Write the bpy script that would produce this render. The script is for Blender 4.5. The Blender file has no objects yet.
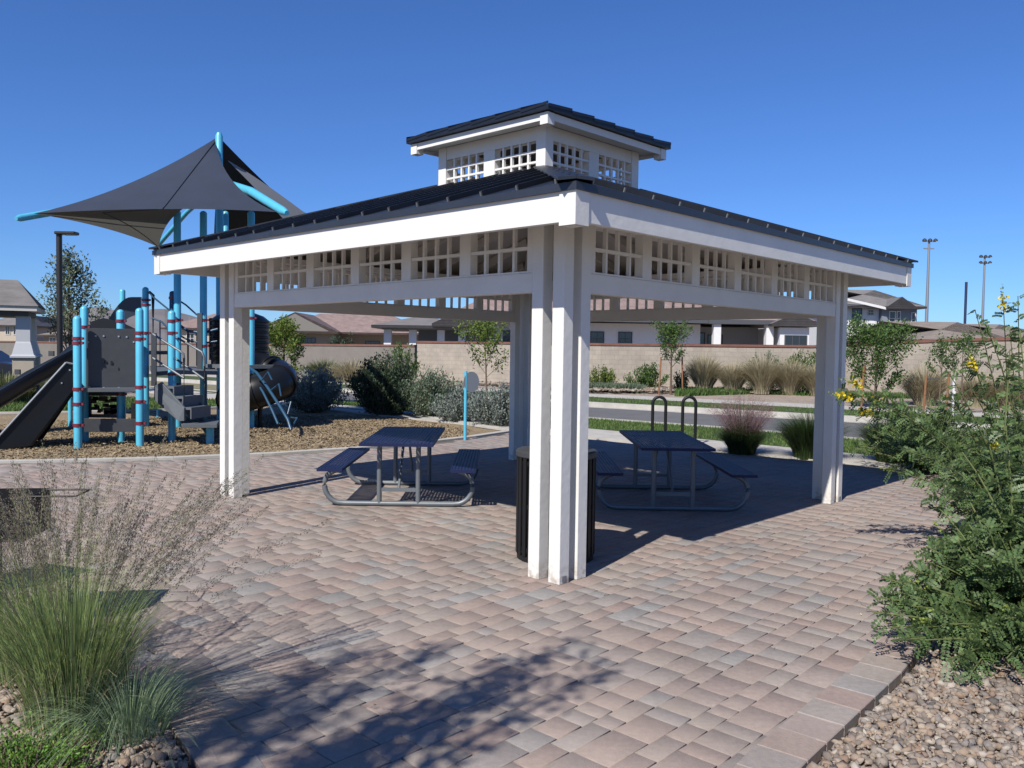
import bpy, math, random
import numpy as np
from mathutils import Vector, Matrix

random.seed(7)
RNG = np.random.default_rng(11)
scn = bpy.context.scene
COL = scn.collection

# ---------------------------------------------------------------- camera, sky, sun, exposure
F_PX, PITCH, ROLL, EYE = 839.02, math.radians(2.3164), math.radians(0.8118), 1.75
cam_data = bpy.data.cameras.new('camera')
cam = bpy.data.objects.new('camera', cam_data)
COL.objects.link(cam)
cam_data.sensor_width = 36.0
cam_data.lens = F_PX * 36.0 / 1024.0
cam_data.clip_start, cam_data.clip_end = 0.05, 5000
cam.matrix_world = Matrix.Translation((0, 0, EYE)) @ Matrix.Rotation(math.pi/2 - PITCH, 4, 'X') @ Matrix.Rotation(ROLL, 4, 'Z')
scn.camera = cam

SUN_EL, SHADOW_HEAD = math.radians(44.3), math.radians(30.0)     # shadows run towards this compass heading
world = bpy.data.worlds.new('World'); scn.world = world; world.use_nodes = True
wn, wl = world.node_tree.nodes, world.node_tree.links
wn.clear()
sky = wn.new('ShaderNodeTexSky'); sky.sky_type = 'NISHITA'; sky.sun_disc = False
sky.sun_elevation = SUN_EL; sky.sun_rotation = SHADOW_HEAD + math.pi
sky.altitude = 600; sky.air_density = 1.0; sky.dust_density = 0.15; sky.ozone_density = 4.0
bg = wn.new('ShaderNodeBackground'); bg.inputs['Strength'].default_value = 0.0715
wo = wn.new('ShaderNodeOutputWorld')
tint = wn.new('ShaderNodeMixRGB'); tint.blend_type = 'MULTIPLY'; tint.inputs[0].default_value = 1.0; tint.inputs[2].default_value = (.545, .83, 1.31, 1)
wl.new(sky.outputs[0], tint.inputs[1]); wl.new(tint.outputs[0], bg.inputs[0]); wl.new(bg.outputs[0], wo.inputs[0])
sl = bpy.data.lights.new('sun', 'SUN'); sl.energy = 5.0; sl.angle = math.radians(0.53); sl.color = (1.0, 0.945, 0.865)
sun = bpy.data.objects.new('sun', sl); COL.objects.link(sun)
sdir = Vector((math.sin(SHADOW_HEAD)*math.cos(SUN_EL), math.cos(SHADOW_HEAD)*math.cos(SUN_EL), -math.sin(SUN_EL)))
sun.rotation_euler = sdir.to_track_quat('-Z', 'Y').to_euler()
scn.view_settings.view_transform = 'Standard'; scn.view_settings.look = 'None'
scn.view_settings.exposure = 0.47; scn.view_settings.gamma = 1.0
scn.view_settings.use_curve_mapping = False

# ---------------------------------------------------------------- helpers
def at(x, y, Y):
    """the point of the place seen at a picture position, at depth Y"""
    c, s = math.cos(ROLL), math.sin(ROLL); a, b = x-512, y-384
    xx = c*a + s*b; yy = -s*a + c*b
    yd = F_PX*math.cos(PITCH) - yy*math.sin(PITCH); zd = -F_PX*math.sin(PITCH) - yy*math.cos(PITCH)
    t = Y/yd
    return Vector((xx*t, Y, EYE + zd*t))
def gp(x, y, z=0.0):
    p = at(x, y, 1.0); k = (z-EYE)/(p.z-EYE)
    return Vector((p.x*k, k, z))

PAV = Vector((0.3734, 6.1979, 0)); YAW = math.radians(43.5027)
VD = Vector((math.sin(YAW), math.cos(YAW), 0)); UD = Vector((-math.cos(YAW), math.sin(YAW), 0))
def uv(u, v, z=0.0):
    p = PAV + UD*u + VD*v; p.z = z; return p

def tag(o, label=None, cat=None, group=None, kind=None):
    if label: o['label'] = label
    if cat: o['category'] = cat
    if group: o['group'] = group
    if kind: o['kind'] = kind
    return o
def empty(name, loc=(0, 0, 0), rz=0.0, label=None, cat=None, group=None):
    o = bpy.data.objects.new(name, None); COL.objects.link(o)
    o.location = loc; o.rotation_euler = (0, 0, rz); o.empty_display_size = 0.2
    return tag(o, label, cat, group)
def children(o): return [c for c in bpy.data.objects if c.parent == o]
def copy_tree(o, parent=None):
    c = o.copy(); COL.objects.link(c); c.parent = parent
    for ch in children(o): copy_tree(ch, c)
    return c

class MB:
    def __init__(s): s.v = []; s.f = []; s.mi = []
    def add(s, vs, fs, m=0):
        n = len(s.v); s.v += [tuple(v) for v in vs]
        for f in fs: s.f.append([i+n for i in f]); s.mi.append(m)
        return s
    def box(s, lo, hi, M=None, m=0):
        x0, y0, z0 = lo; x1, y1, z1 = hi
        vs = [Vector(p) for p in ((x0,y0,z0),(x1,y0,z0),(x1,y1,z0),(x0,y1,z0),(x0,y0,z1),(x1,y0,z1),(x1,y1,z1),(x0,y1,z1))]
        if M is not None: vs = [M @ v for v in vs]
        return s.add(vs, [(0,3,2,1),(4,5,6,7),(0,1,5,4),(1,2,6,5),(2,3,7,6),(3,0,4,7)], m)
    def bar(s, a, b, w, h, up=(0,0,1), m=0):
        a, b = Vector(a), Vector(b); d = (b-a); L = d.length; d.normalize()
        up = Vector(up); x = d.cross(up)
        if x.length < 1e-4: x = d.cross(Vector((1,0,0)))
        x.normalize(); z = x.cross(d)
        M = Matrix(((x.x,d.x,z.x,a.x),(x.y,d.y,z.y,a.y),(x.z,d.z,z.z,a.z),(0,0,0,1)))
        return s.box((-w/2,0,-h/2),(w/2,L,h/2), M, m)
    def tube(s, pts, r, seg=10, caps=True, m=0):
        pts = [Vector(p) for p in pts]; n = len(pts)
        rs = r if isinstance(r, (list, tuple)) else [r]*n
        ref = None; vs = []
        for i, p in enumerate(pts):
            t = (pts[min(i+1,n-1)] - pts[max(i-1,0)]).normalized()
            if ref is None: ref = Vector((0,0,1)) if abs(t.z) < .9 else Vector((1,0,0))
            x = t.cross(ref)
            if x.length < 1e-4: x = t.cross(Vector((0.3,1,0.2)))
            x.normalize(); y = t.cross(x).normalized(); ref = y.cross(t) if False else ref
            for k in range(seg):
                a = 2*math.pi*k/seg
                vs.append(p + (x*math.cos(a) + y*math.sin(a))*rs[i])
        fs = [(i*seg+k, i*seg+(k+1)%seg, (i+1)*seg+(k+1)%seg, (i+1)*seg+k) for i in range(n-1) for k in range(seg)]
        if caps: fs += [tuple(reversed(range(seg))), tuple(range((n-1)*seg, n*seg))]
        return s.add(vs, fs, m)
    def lathe(s, prof, c=(0,0,0), seg=24, m=0):
        vs = [(c[0]+r*math.cos(2*math.pi*k/seg), c[1]+r*math.sin(2*math.pi*k/seg), c[2]+z) for r, z in prof for k in range(seg)]
        fs = [(i*seg+k, i*seg+(k+1)%seg, (i+1)*seg+(k+1)%seg, (i+1)*seg+k) for i in range(len(prof)-1) for k in range(seg)]
        return s.add(vs, fs, m)
    def prism(s, poly, off, m=0):
        n = len(poly); a = [Vector(p) for p in poly]; b = [p + Vector(off) for p in a]
        fs = [tuple(reversed(range(n))), tuple(range(n, 2*n))] + [(i,(i+1)%n,(i+1)%n+n,i+n) for i in range(n)]
        return s.add(a+b, fs, m)
    def build(s, name, mats, parent=None, smooth=False, bevel=0.0, loc=None):
        me = bpy.data.meshes.new(name); vs = s.v
        if loc is not None: vs = [(v[0]-loc[0], v[1]-loc[1], v[2]-loc[2]) for v in vs]
        me.from_pydata(vs, [], s.f)
        for mt in (mats if isinstance(mats, (list, tuple)) else [mats]): me.materials.append(mt)
        me.polygons.foreach_set('material_index', s.mi)
        if smooth:
            me.polygons.foreach_set('use_smooth', [True]*len(me.polygons))
            try: me.set_sharp_from_angle(angle=math.radians(40))
            except Exception: pass
        me.update()
        o = bpy.data.objects.new(name, me); COL.objects.link(o)
        if loc is not None: o.location = loc
        if parent is not None: o.parent = parent
        if bevel:
            b = o.modifiers.new('bevel', 'BEVEL'); b.width = bevel; b.segments = 1; b.limit_method = 'ANGLE'
        return o

def np_mesh(name, V, F, mats, parent=None, smooth=False, mi=None):
    """V (n,3), F (m,k) with constant k"""
    me = bpy.data.meshes.new(name); V = np.asarray(V, np.float32); F = np.asarray(F, np.int32)
    m, k = F.shape
    me.vertices.add(len(V)); me.vertices.foreach_set('co', V.ravel())
    me.loops.add(m*k); me.loops.foreach_set('vertex_index', F.ravel())
    me.polygons.add(m); me.polygons.foreach_set('loop_start', np.arange(m, dtype=np.int32)*k)
    for mt in (mats if isinstance(mats, (list, tuple)) else [mats]): me.materials.append(mt)
    if mi is not None: me.polygons.foreach_set('material_index', np.asarray(mi, np.int32))
    if smooth: me.polygons.foreach_set('use_smooth', np.ones(m, bool))
    me.update(calc_edges=True); me.validate()
    o = bpy.data.objects.new(name, me); COL.objects.link(o)
    if parent is not None: o.parent = parent
    return o

# ---------------------------------------------------------------- materials
ALB = 0.78          # all base colours share one scale, matched to the exposure
def sc(c, k=None): return tuple(x*(ALB if k is None else k) for x in c)
def mat(name, col, rough=.6, metal=0.0, var=0.0, vscale=4.0, bump=0.0, bscale=60.0, col2=None, island=0.0, spec=.5, trans=0.0):
    col = sc(col); col2 = sc(col2) if col2 else None
    m = bpy.data.materials.new(name); m.use_nodes = True; nt = m.node_tree; n, l = nt.nodes, nt.links
    b = n['Principled BSDF']; b.inputs['Roughness'].default_value = rough; b.inputs['Metallic'].default_value = metal
    b.inputs['Specular IOR Level'].default_value = spec
    c = (*col, 1); b.inputs['Base Color'].default_value = c
    out = None
    tc = n.new('ShaderNodeTexCoord')
    if var or col2:
        no = n.new('ShaderNodeTexNoise'); no.inputs['Scale'].default_value = vscale; no.inputs['Detail'].default_value = 6; no.inputs['Roughness'].default_value = .65
        l.new(tc.outputs['Object'], no.inputs['Vector'])
        cr = n.new('ShaderNodeValToRGB'); cr.color_ramp.elements[0].position = .33; cr.color_ramp.elements[1].position = .67
        c2 = col2 if col2 else tuple(min(1, x*(1+var)) for x in col); c1 = col if col2 else tuple(x*(1-var) for x in col)
        cr.color_ramp.elements[0].color = (*c1, 1); cr.color_ramp.elements[1].color = (*c2, 1)
        l.new(no.outputs['Fac'], cr.inputs['Fac']); out = cr.outputs['Color']
    if island:
        g = n.new('ShaderNodeNewGeometry'); mr = n.new('ShaderNodeMapRange')
        mr.inputs['To Min'].default_value = 1-island; mr.inputs['To Max'].default_value = 1+island
        l.new(g.outputs['Random Per Island'], mr.inputs['Value'])
        hs = n.new('ShaderNodeHueSaturation'); l.new(mr.outputs[0], hs.inputs['Value'])
        mh = n.new('ShaderNodeMapRange'); mh.inputs['To Min'].default_value = .5-island*.04; mh.inputs['To Max'].default_value = .5+island*.04
        mm = n.new('ShaderNodeMath'); mm.operation = 'FRACT'; mx = n.new('ShaderNodeMath'); mx.operation = 'MULTIPLY'; mx.inputs[1].default_value = 7.31
        l.new(g.outputs['Random Per Island'], mx.inputs[0]); l.new(mx.outputs[0], mm.inputs[0]); l.new(mm.outputs[0], mh.inputs['Value'])
        l.new(mh.outputs[0], hs.inputs['Hue'])
        if out is not None: l.new(out, hs.inputs['Color'])
        else: hs.inputs['Color'].default_value = c
        out = hs.outputs[0]
    if out is not None: l.new(out, b.inputs['Base Color'])
    if bump:
        nb = n.new('ShaderNodeTexNoise'); nb.inputs['Scale'].default_value = bscale; nb.inputs['Detail'].default_value = 4
        l.new(tc.outputs['Object'], nb.inputs['Vector'])
        bp = n.new('ShaderNodeBump'); bp.inputs['Strength'].default_value = bump; bp.inputs['Distance'].default_value = .02
        l.new(nb.outputs['Fac'], bp.inputs['Height']); l.new(bp.outputs[0], b.inputs['Normal'])
    if trans:
        tr = n.new('ShaderNodeBsdfTranslucent'); mix = n.new('ShaderNodeMixShader'); mix.inputs[0].default_value = trans
        if out is not None: l.new(out, tr.inputs['Color'])
        else: tr.inputs['Color'].default_value = c
        l.new(b.outputs[0], mix.inputs[1]); l.new(tr.outputs[0], mix.inputs[2])
        l.new(mix.outputs[0], n['Material Output'].inputs['Surface'])
    return m

def leafmat(name, col, island=.35, trans=.3, rough=.55): return mat(name, col, rough, island=island, trans=trans, spec=.3)

def multi_ramp(name, stops, island=True, vscale=8., rough=.9, bump=.4, bscale=120., coord='Object', patch=None):
    """colour by random island (or by fine noise) through several natural tones"""
    m = bpy.data.materials.new(name); m.use_nodes = True; nt = m.node_tree; n, l = nt.nodes, nt.links
    b = n['Principled BSDF']; b.inputs['Roughness'].default_value = rough; b.inputs['Specular IOR Level'].default_value = .25
    tc = n.new('ShaderNodeTexCoord'); cr = n.new('ShaderNodeValToRGB'); e = cr.color_ramp.elements
    while len(e) < len(stops): e.new(.5)
    for i, (p, c) in enumerate(stops): e[i].position = p; e[i].color = (*sc(c), 1)
    if island:
        g = n.new('ShaderNodeNewGeometry'); l.new(g.outputs['Random Per Island'], cr.inputs['Fac'])
    else:
        no = n.new('ShaderNodeTexVoronoi'); no.inputs['Scale'].default_value = vscale; l.new(tc.outputs['Object'], no.inputs['Vector'])
        sp = n.new('ShaderNodeSeparateColor'); l.new(no.outputs['Color'], sp.inputs[0]); l.new(sp.outputs[0], cr.inputs['Fac'])
    out = cr.outputs[0]
    big = n.new('ShaderNodeTexNoise'); big.inputs['Scale'].default_value = .8; big.inputs['Detail'].default_value = 8; big.inputs['Roughness'].default_value = .7
    l.new(tc.outputs['Object'], big.inputs['Vector'])
    mr = n.new('ShaderNodeMapRange'); mr.inputs['From Min'].default_value = .3; mr.inputs['From Max'].default_value = .7
    mr.inputs['To Min'].default_value = .78; mr.inputs['To Max'].default_value = 1.10; l.new(big.outputs['Fac'], mr.inputs['Value'])
    fi = n.new('ShaderNodeTexNoise'); fi.inputs['Scale'].default_value = 26; fi.inputs['Roughness'].default_value = .75; fi.inputs['Detail'].default_value = 5; l.new(tc.outputs['Object'], fi.inputs['Vector'])
    mf = n.new('ShaderNodeMapRange'); mf.inputs['From Min'].default_value = .25; mf.inputs['From Max'].default_value = .75
    mf.inputs['To Min'].default_value = .76; mf.inputs['To Max'].default_value = 1.2; l.new(fi.outputs['Fac'], mf.inputs['Value'])
    mu = n.new('ShaderNodeMath'); mu.operation = 'MULTIPLY'; l.new(mr.outputs[0], mu.inputs[0]); l.new(mf.outputs[0], mu.inputs[1])
    hs = n.new('ShaderNodeHueSaturation'); l.new(out, hs.inputs['Color']); l.new(mu.outputs[0], hs.inputs['Value']); out = hs.outputs[0]
    if name == 'paver_concrete': mf.inputs['To Max'].default_value = 1.10
    if patch:
        pn = n.new('ShaderNodeTexNoise'); pn.inputs['Scale'].default_value = .35; pn.inputs['Detail'].default_value = 4
        l.new(tc.outputs['Object'], pn.inputs['Vector'])
        pr = n.new('ShaderNodeMapRange'); pr.inputs['From Min'].default_value = .45; pr.inputs['From Max'].default_value = .7; pr.inputs['To Max'].default_value = .55
        l.new(pn.outputs['Fac'], pr.inputs['Value'])
        mx = n.new('ShaderNodeMixRGB'); l.new(pr.outputs[0], mx.inputs[0]); l.new(out, mx.inputs[1]); mx.inputs[2].default_value = (*sc(patch), 1); out = mx.outputs[0]
    l.new(out, b.inputs['Base Color'])
    nb = n.new('ShaderNodeTexNoise'); nb.inputs['Scale'].default_value = bscale; nb.inputs['Detail'].default_value = 5
    l.new(tc.outputs['Object'], nb.inputs['Vector'])
    bp = n.new('ShaderNodeBump'); bp.inputs['Strength'].default_value = bump; bp.inputs['Distance'].default_value = .01
    l.new(nb.outputs['Fac'], bp.inputs['Height'])
    if not island:
        bp2 = n.new('ShaderNodeBump'); bp2.inputs['Strength'].default_value = .8; bp2.inputs['Distance'].default_value = .02
        l.new(no.outputs['Distance'], bp2.inputs['Height']); l.new(bp.outputs[0], bp2.inputs['Normal']); l.new(bp2.outputs[0], b.inputs['Normal'])
    else: l.new(bp.outputs[0], b.inputs['Normal'])
    return m

WHITE = mat('white_paint', (.80,.785,.74), .5, var=.05, vscale=2.2, bump=.12, bscale=18)
def add_grime(m):
    n, l = m.node_tree.nodes, m.node_tree.links; b = n['Principled BSDF']; old = b.inputs['Base Color'].links[0].from_socket
    tc = n.new('ShaderNodeTexCoord'); sp = n.new('ShaderNodeSeparateXYZ'); l.new(tc.outputs['Object'], sp.inputs[0])
    mr = n.new('ShaderNodeMapRange'); mr.inputs['From Min'].default_value = .0; mr.inputs['From Max'].default_value = .16; mr.inputs['To Min'].default_value = .75; mr.inputs['To Max'].default_value = 0; l.new(sp.outputs['Z'], mr.inputs['Value'])
    no = n.new('ShaderNodeTexNoise'); no.inputs['Scale'].default_value = 22; no.inputs['Detail'].default_value = 6; l.new(tc.outputs['Object'], no.inputs['Vector'])
    r2 = n.new('ShaderNodeMapRange'); r2.inputs['From Min'].default_value = .42; r2.inputs['From Max'].default_value = .62; l.new(no.outputs['Fac'], r2.inputs['Value'])
    mu = n.new('ShaderNodeMath'); mu.operation = 'MULTIPLY'; l.new(mr.outputs[0], mu.inputs[0]); l.new(r2.outputs[0], mu.inputs[1])
    mx = n.new('ShaderNodeMixRGB'); l.new(mu.outputs[0], mx.inputs[0]); l.new(old, mx.inputs[1]); mx.inputs[2].default_value = (.28,.22,.16,1); l.new(mx.outputs[0], b.inputs['Base Color'])
add_grime(WHITE)
CEIL = mat('ceiling_board', (.64,.61,.55), .7, var=.08)
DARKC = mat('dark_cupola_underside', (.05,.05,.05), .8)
ROOFM = mat('dark_metal_roof', (.020,.024,.032), .38, metal=.35, var=.2, vscale=5)
ROOFE = mat('drip_edge_metal', (.045,.055,.075), .42, metal=.4, var=.1)
SEAMC = mat('seam_end', (.19,.205,.22), .5, metal=.5)
CONC = mat('concrete', (.46,.44,.40), .85, var=.12, vscale=2.5, bump=.3, bscale=90)
ASPH = mat('asphalt', (.13,.13,.13), .9, var=.12, vscale=1.2, bump=.3, bscale=150)
SAND = mat('joint_sand', (.14,.12,.095), .95, var=.2, vscale=20)
LAWN = mat('lawn_ground', (.055,.085,.022), .9, var=.35, vscale=6, bump=.6, bscale=200)
PAVER = multi_ramp('paver_concrete', [(0,(.355,.28,.245)),(.16,(.355,.305,.27)),(.33,(.37,.29,.25)),(.5,(.335,.305,.28)),(.64,(.365,.315,.275)),(.8,(.345,.265,.232)),(.92,(.315,.30,.285))], patch=(.385,.31,.26), bump=.25)
PAVERB = multi_ramp('border_paver', [(0,(.39,.32,.28)),(.5,(.43,.36,.32)),(1,(.36,.325,.30))])
CHIPS = multi_ramp('bark_ground', [(0,(.24,.18,.11)),(.3,(.33,.255,.155)),(.6,(.28,.21,.125)),(.85,(.38,.30,.20)),(1,(.20,.15,.09))], island=False, vscale=22)
CHIPI = multi_ramp('bark_chip', [(0,(.24,.18,.11)),(.3,(.36,.28,.17)),(.6,(.29,.22,.13)),(.85,(.42,.34,.23)),(1,(.19,.14,.09))])
GRAV = multi_ramp('gravel_ground', [(0,(.34,.27,.21)),(.3,(.42,.35,.29)),(.6,(.28,.23,.19)),(.85,(.50,.43,.36)),(1,(.24,.19,.165))], island=False, vscale=30)
STONE = multi_ramp('gravel_stone', [(0,(.31,.225,.16)),(.2,(.36,.295,.23)),(.4,(.20,.165,.14)),(.55,(.44,.39,.325)),(.7,(.29,.195,.135)),(.8,(.235,.215,.20)),(.9,(.34,.285,.235)),(1,(.12,.105,.095))])
NAVY = mat('navy_coated_steel', (.012,.018,.065), .5, spec=.25)
TUBE = mat('grey_steel_tube', (.17,.19,.205), .45, metal=.3, var=.08)
CANM = mat('black_coated_steel', (.012,.012,.013), .5, spec=.25)
LIDM = mat('grey_lid', (.07,.073,.075), .5, metal=.3)
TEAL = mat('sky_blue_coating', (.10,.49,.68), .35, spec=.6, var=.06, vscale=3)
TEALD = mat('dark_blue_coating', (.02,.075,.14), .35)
RED = mat('maroon_clamp', (.19,.022,.035), .4)
GPLA = mat('charcoal_plastic', (.047,.051,.057), .5, var=.12, vscale=8)
GDECK = mat('grey_deck_coating', (.11,.125,.14), .6, var=.1)
BPLA = mat('black_plastic', (.010,.011,.013), .38, spec=.3)
SLID = mat('blue_black_plastic', (.022,.032,.048), .35, spec=.4)
BOLT = mat('bolt_steel', (.6,.6,.6), .3, metal=.9)
FAB = mat('navy_shade_cloth', (.050,.068,.112), .85, var=.07, vscale=1.5, bump=.15, bscale=300, trans=.38)
FAB_LIT = mat('lit_fold_cloth', (.25,.26,.28), .85, trans=.1)  # paler copy of the sail cloth, sunlight on its fold put into the colour
WALLM = mat('block_wall', (.40,.35,.29), .9, var=.12, vscale=2, bump=.4, bscale=30)
CAPM = mat('wall_cap', (.19,.085,.06), .85, var=.15)
STUC = mat('white_stucco', (.74,.74,.73), .9, var=.03)
STUT = mat('tan_stucco', (.30,.255,.19), .9, var=.06)
STUG = mat('blue_grey_stucco', (.20,.225,.26), .9, var=.05)
STUD = mat('cream_stucco', (.48,.42,.33), .9, var=.05)
GLASS = mat('window_glass', (.02,.025,.03), .12, spec=.8)
TRIM = mat('window_trim', (.60,.58,.54), .6)
TRIMD = mat('dark_trim', (.07,.075,.085), .6)
RUST = mat('stake_wood', (.26,.12,.055), .85, var=.25, vscale=20)
BARK = mat('tree_bark', (.14,.10,.07), .95, var=.3, vscale=25)
STEM = mat('green_stem', (.14,.17,.055), .7)
POLE = mat('dark_pole', (.018,.016,.015), .45)
GALV = mat('galvanised_pole', (.30,.32,.34), .5, metal=.5)
LAMPG = mat('lamp_glass', (.45,.45,.43), .25)
SIGNM = mat('aluminium_back', (.42,.43,.44), .45, metal=.6)

def add_blocks(m):
    n, l = m.node_tree.nodes, m.node_tree.links; b = n['Principled BSDF']; old = b.inputs['Base Color'].links[0].from_socket
    tc = n.new('ShaderNodeTexCoord'); sp = n.new('ShaderNodeSeparateXYZ'); cb = n.new('ShaderNodeCombineXYZ'); ad = n.new('ShaderNodeMath'); ad.operation = 'SUBTRACT'
    l.new(tc.outputs['Object'], sp.inputs[0]); l.new(sp.outputs['X'], ad.inputs[0]); l.new(sp.outputs['Y'], ad.inputs[1]); l.new(ad.outputs[0], cb.inputs[0]); l.new(sp.outputs['Z'], cb.inputs[1])
    br = n.new('ShaderNodeTexBrick'); br.inputs['Scale'].default_value = 1.0; br.inputs['Brick Width'].default_value = .40; br.inputs['Row Height'].default_value = .20; br.inputs['Mortar Size'].default_value = .012
    br.inputs['Color1'].default_value = (1,1,1,1); br.inputs['Color2'].default_value = (.86,.86,.86,1); br.inputs['Mortar'].default_value = (.74,.74,.74,1); l.new(cb.outputs[0], br.inputs['Vector'])
    mx = n.new('ShaderNodeMixRGB'); mx.blend_type = 'MULTIPLY'; mx.inputs[0].default_value = .8; l.new(old, mx.inputs[1]); l.new(br.outputs['Color'], mx.inputs[2]); l.new(mx.outputs[0], b.inputs['Base Color'])
add_blocks(WALLM)
def tile_mat(name, c1, c2, k=3.1):
    m = mat(name, c1, .85, col2=c2, vscale=1.6, island=0); n, l = m.node_tree.nodes, m.node_tree.links
    tc = n.new('ShaderNodeTexCoord'); sp = n.new('ShaderNodeSeparateXYZ'); l.new(tc.outputs['Object'], sp.inputs[0])
    w = n.new('ShaderNodeMath'); w.operation = 'MULTIPLY'; w.inputs[1].default_value = k*2; l.new(sp.outputs['Z'], w.inputs[0])
    fr = n.new('ShaderNodeMath'); fr.operation = 'FRACT'; l.new(w.outputs[0], fr.inputs[0])
    bp = n.new('ShaderNodeBump'); bp.inputs['Strength'].default_value = 1; bp.inputs['Distance'].default_value = .12
    l.new(fr.outputs[0], bp.inputs['Height']); l.new(bp.outputs[0], n['Principled BSDF'].inputs['Normal'])
    return m
TILEM = tile_mat('mauve_roof_tile', (.19,.135,.125), (.29,.215,.195))
TILEG = tile_mat('grey_roof_tile', (.15,.14,.135), (.21,.20,.195))
TILEB = tile_mat('brown_roof_tile', (.19,.16,.135), (.26,.22,.19))

# ---------------------------------------------------------------- the setting
def in_poly(x, y, P):
    c = np.zeros(np.shape(x), bool); n = len(P)
    for i in range(n):
        x0, y0 = P[i]; x1, y1 = P[(i+1) % n]
        if y0 == y1: continue
        c ^= ((y0 > y) != (y1 > y)) & (x < (x1-x0)*(y-y0)/(y1-y0)+x0)
    return c
def sheet(name, poly, z, m, kind='structure'):
    o = MB().add([(p[0], p[1], z) for p in poly], [tuple(range(len(poly)))]).build(name, m)
    from mathutils.geometry import area_tri
    if o.data.polygons[0].normal.z < 0: o.data.flip_normals()
    return tag(o, kind=kind)
tag(MB().add([(-1500,-600,-.06),(1500,-600,-.06),(1500,2500,-.06),(-1500,2500,-.06)], [(0,1,2,3)]).build('ground', GRAV), kind='structure')

def vn(u): return 12.7 - .10*max(0, u-6) if u < 24 else 10.9 - .10*(u-24)
def vf(u): return 17.9 - .15*max(0, u-4) if u < 24 else vn(u)+4.0
US = [-60,-40,-25,-15,-8,-3,1,4,6,8,10,12,14,16,18,20,22,24,28,34,42,55,75,110]
def strip(name, f0, f1, z0, z1, m, thick=0.0):
    """a band along the street between two v(u) lines"""
    b = MB(); vs = []; n = len(US)
    for u in US: vs += [uv(u, f0(u), z0), uv(u, f1(u), z1)]
    b.add(vs, [(2*i+2, 2*i, 2*i+1, 2*i+3) for i in range(n-1)])
    if thick:
        vs = []
        for u in US: vs += [uv(u, f0(u), z0), uv(u, f0(u), z0-thick), uv(u, f1(u), z1), uv(u, f1(u), z1-thick)]
        b.add(vs, [q for i in range(n-1) for q in ((4*i,4*i+4,4*i+5,4*i+1),(4*i+6,4*i+2,4*i+3,4*i+7))])
    return tag(b.build(name, m), kind='structure')
strip('road', vn, vf, -.035, -.035, ASPH)
strip('near_gutter', lambda u: vn(u)-.02, lambda u: vn(u)+.35, -.029, -.029, CONC)
strip('near_kerb', lambda u: vn(u)-.18, lambda u: vn(u)-.02, .05, .05, CONC, .15)
strip('near_lawn_strip', lambda u: 10.1, lambda u: vn(u)-.18, .02, .02, LAWN, .1)
strip('near_sidewalk', lambda u: 8.72, lambda u: 10.1, .012, .012, CONC, .1)
strip('far_gutter', lambda u: vf(u)-.45, lambda u: vf(u)+.02, -.029, -.025, CONC)
strip('far_kerb', lambda u: vf(u)+.02, lambda u: vf(u)+.22, .11, .11, CONC, .2)
strip('far_lawn_strip', lambda u: vf(u)+.22, lambda u: vf(u)+2.3, .115, .14, LAWN, .2)
strip('far_sidewalk', lambda u: vf(u)+2.3, lambda u: vf(u)+3.9, .15, .16, CONC, .2)
strip('gravel_bank', lambda u: vf(u)+3.9, lambda u: vf(u)+12, .145, .35, GRAV, .3)
strip('upper_ground', lambda u: vf(u)+12, lambda u: vf(u)+60, .35, .6, GRAV, .4)

PLAZA = [(-.6,1.5),(-1.0,3.0),(-1.27,3.41),(-1.84,4.19),(-2.55,4.9),(-3.5,5.45),(-5.0,5.9),(-8.0,6.2),(-14,6.4),(-14,11.2),(-9.5,11.7),(-6.67,12.36),(-5.4,12.75),(-4.36,13.2),(-3.2,13.95),(-2.2,14.85),
         (-1.35,15.75),(-.7,16.7),(-.13,17.64),(.1,18.05),(3.75,14.75),(4.4,14.25),(5.2,13.75),(6.1,13.1),(6.5,12.3),(6.35,11.2),(5.6,9.6),(4.6,7.9),(3.24,5.97),(2.2,4.6),(1.24,3.48),(.6,2.6),(-.1,1.5)]
sheet('paving_bed', PLAZA, -.012, SAND)
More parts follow.
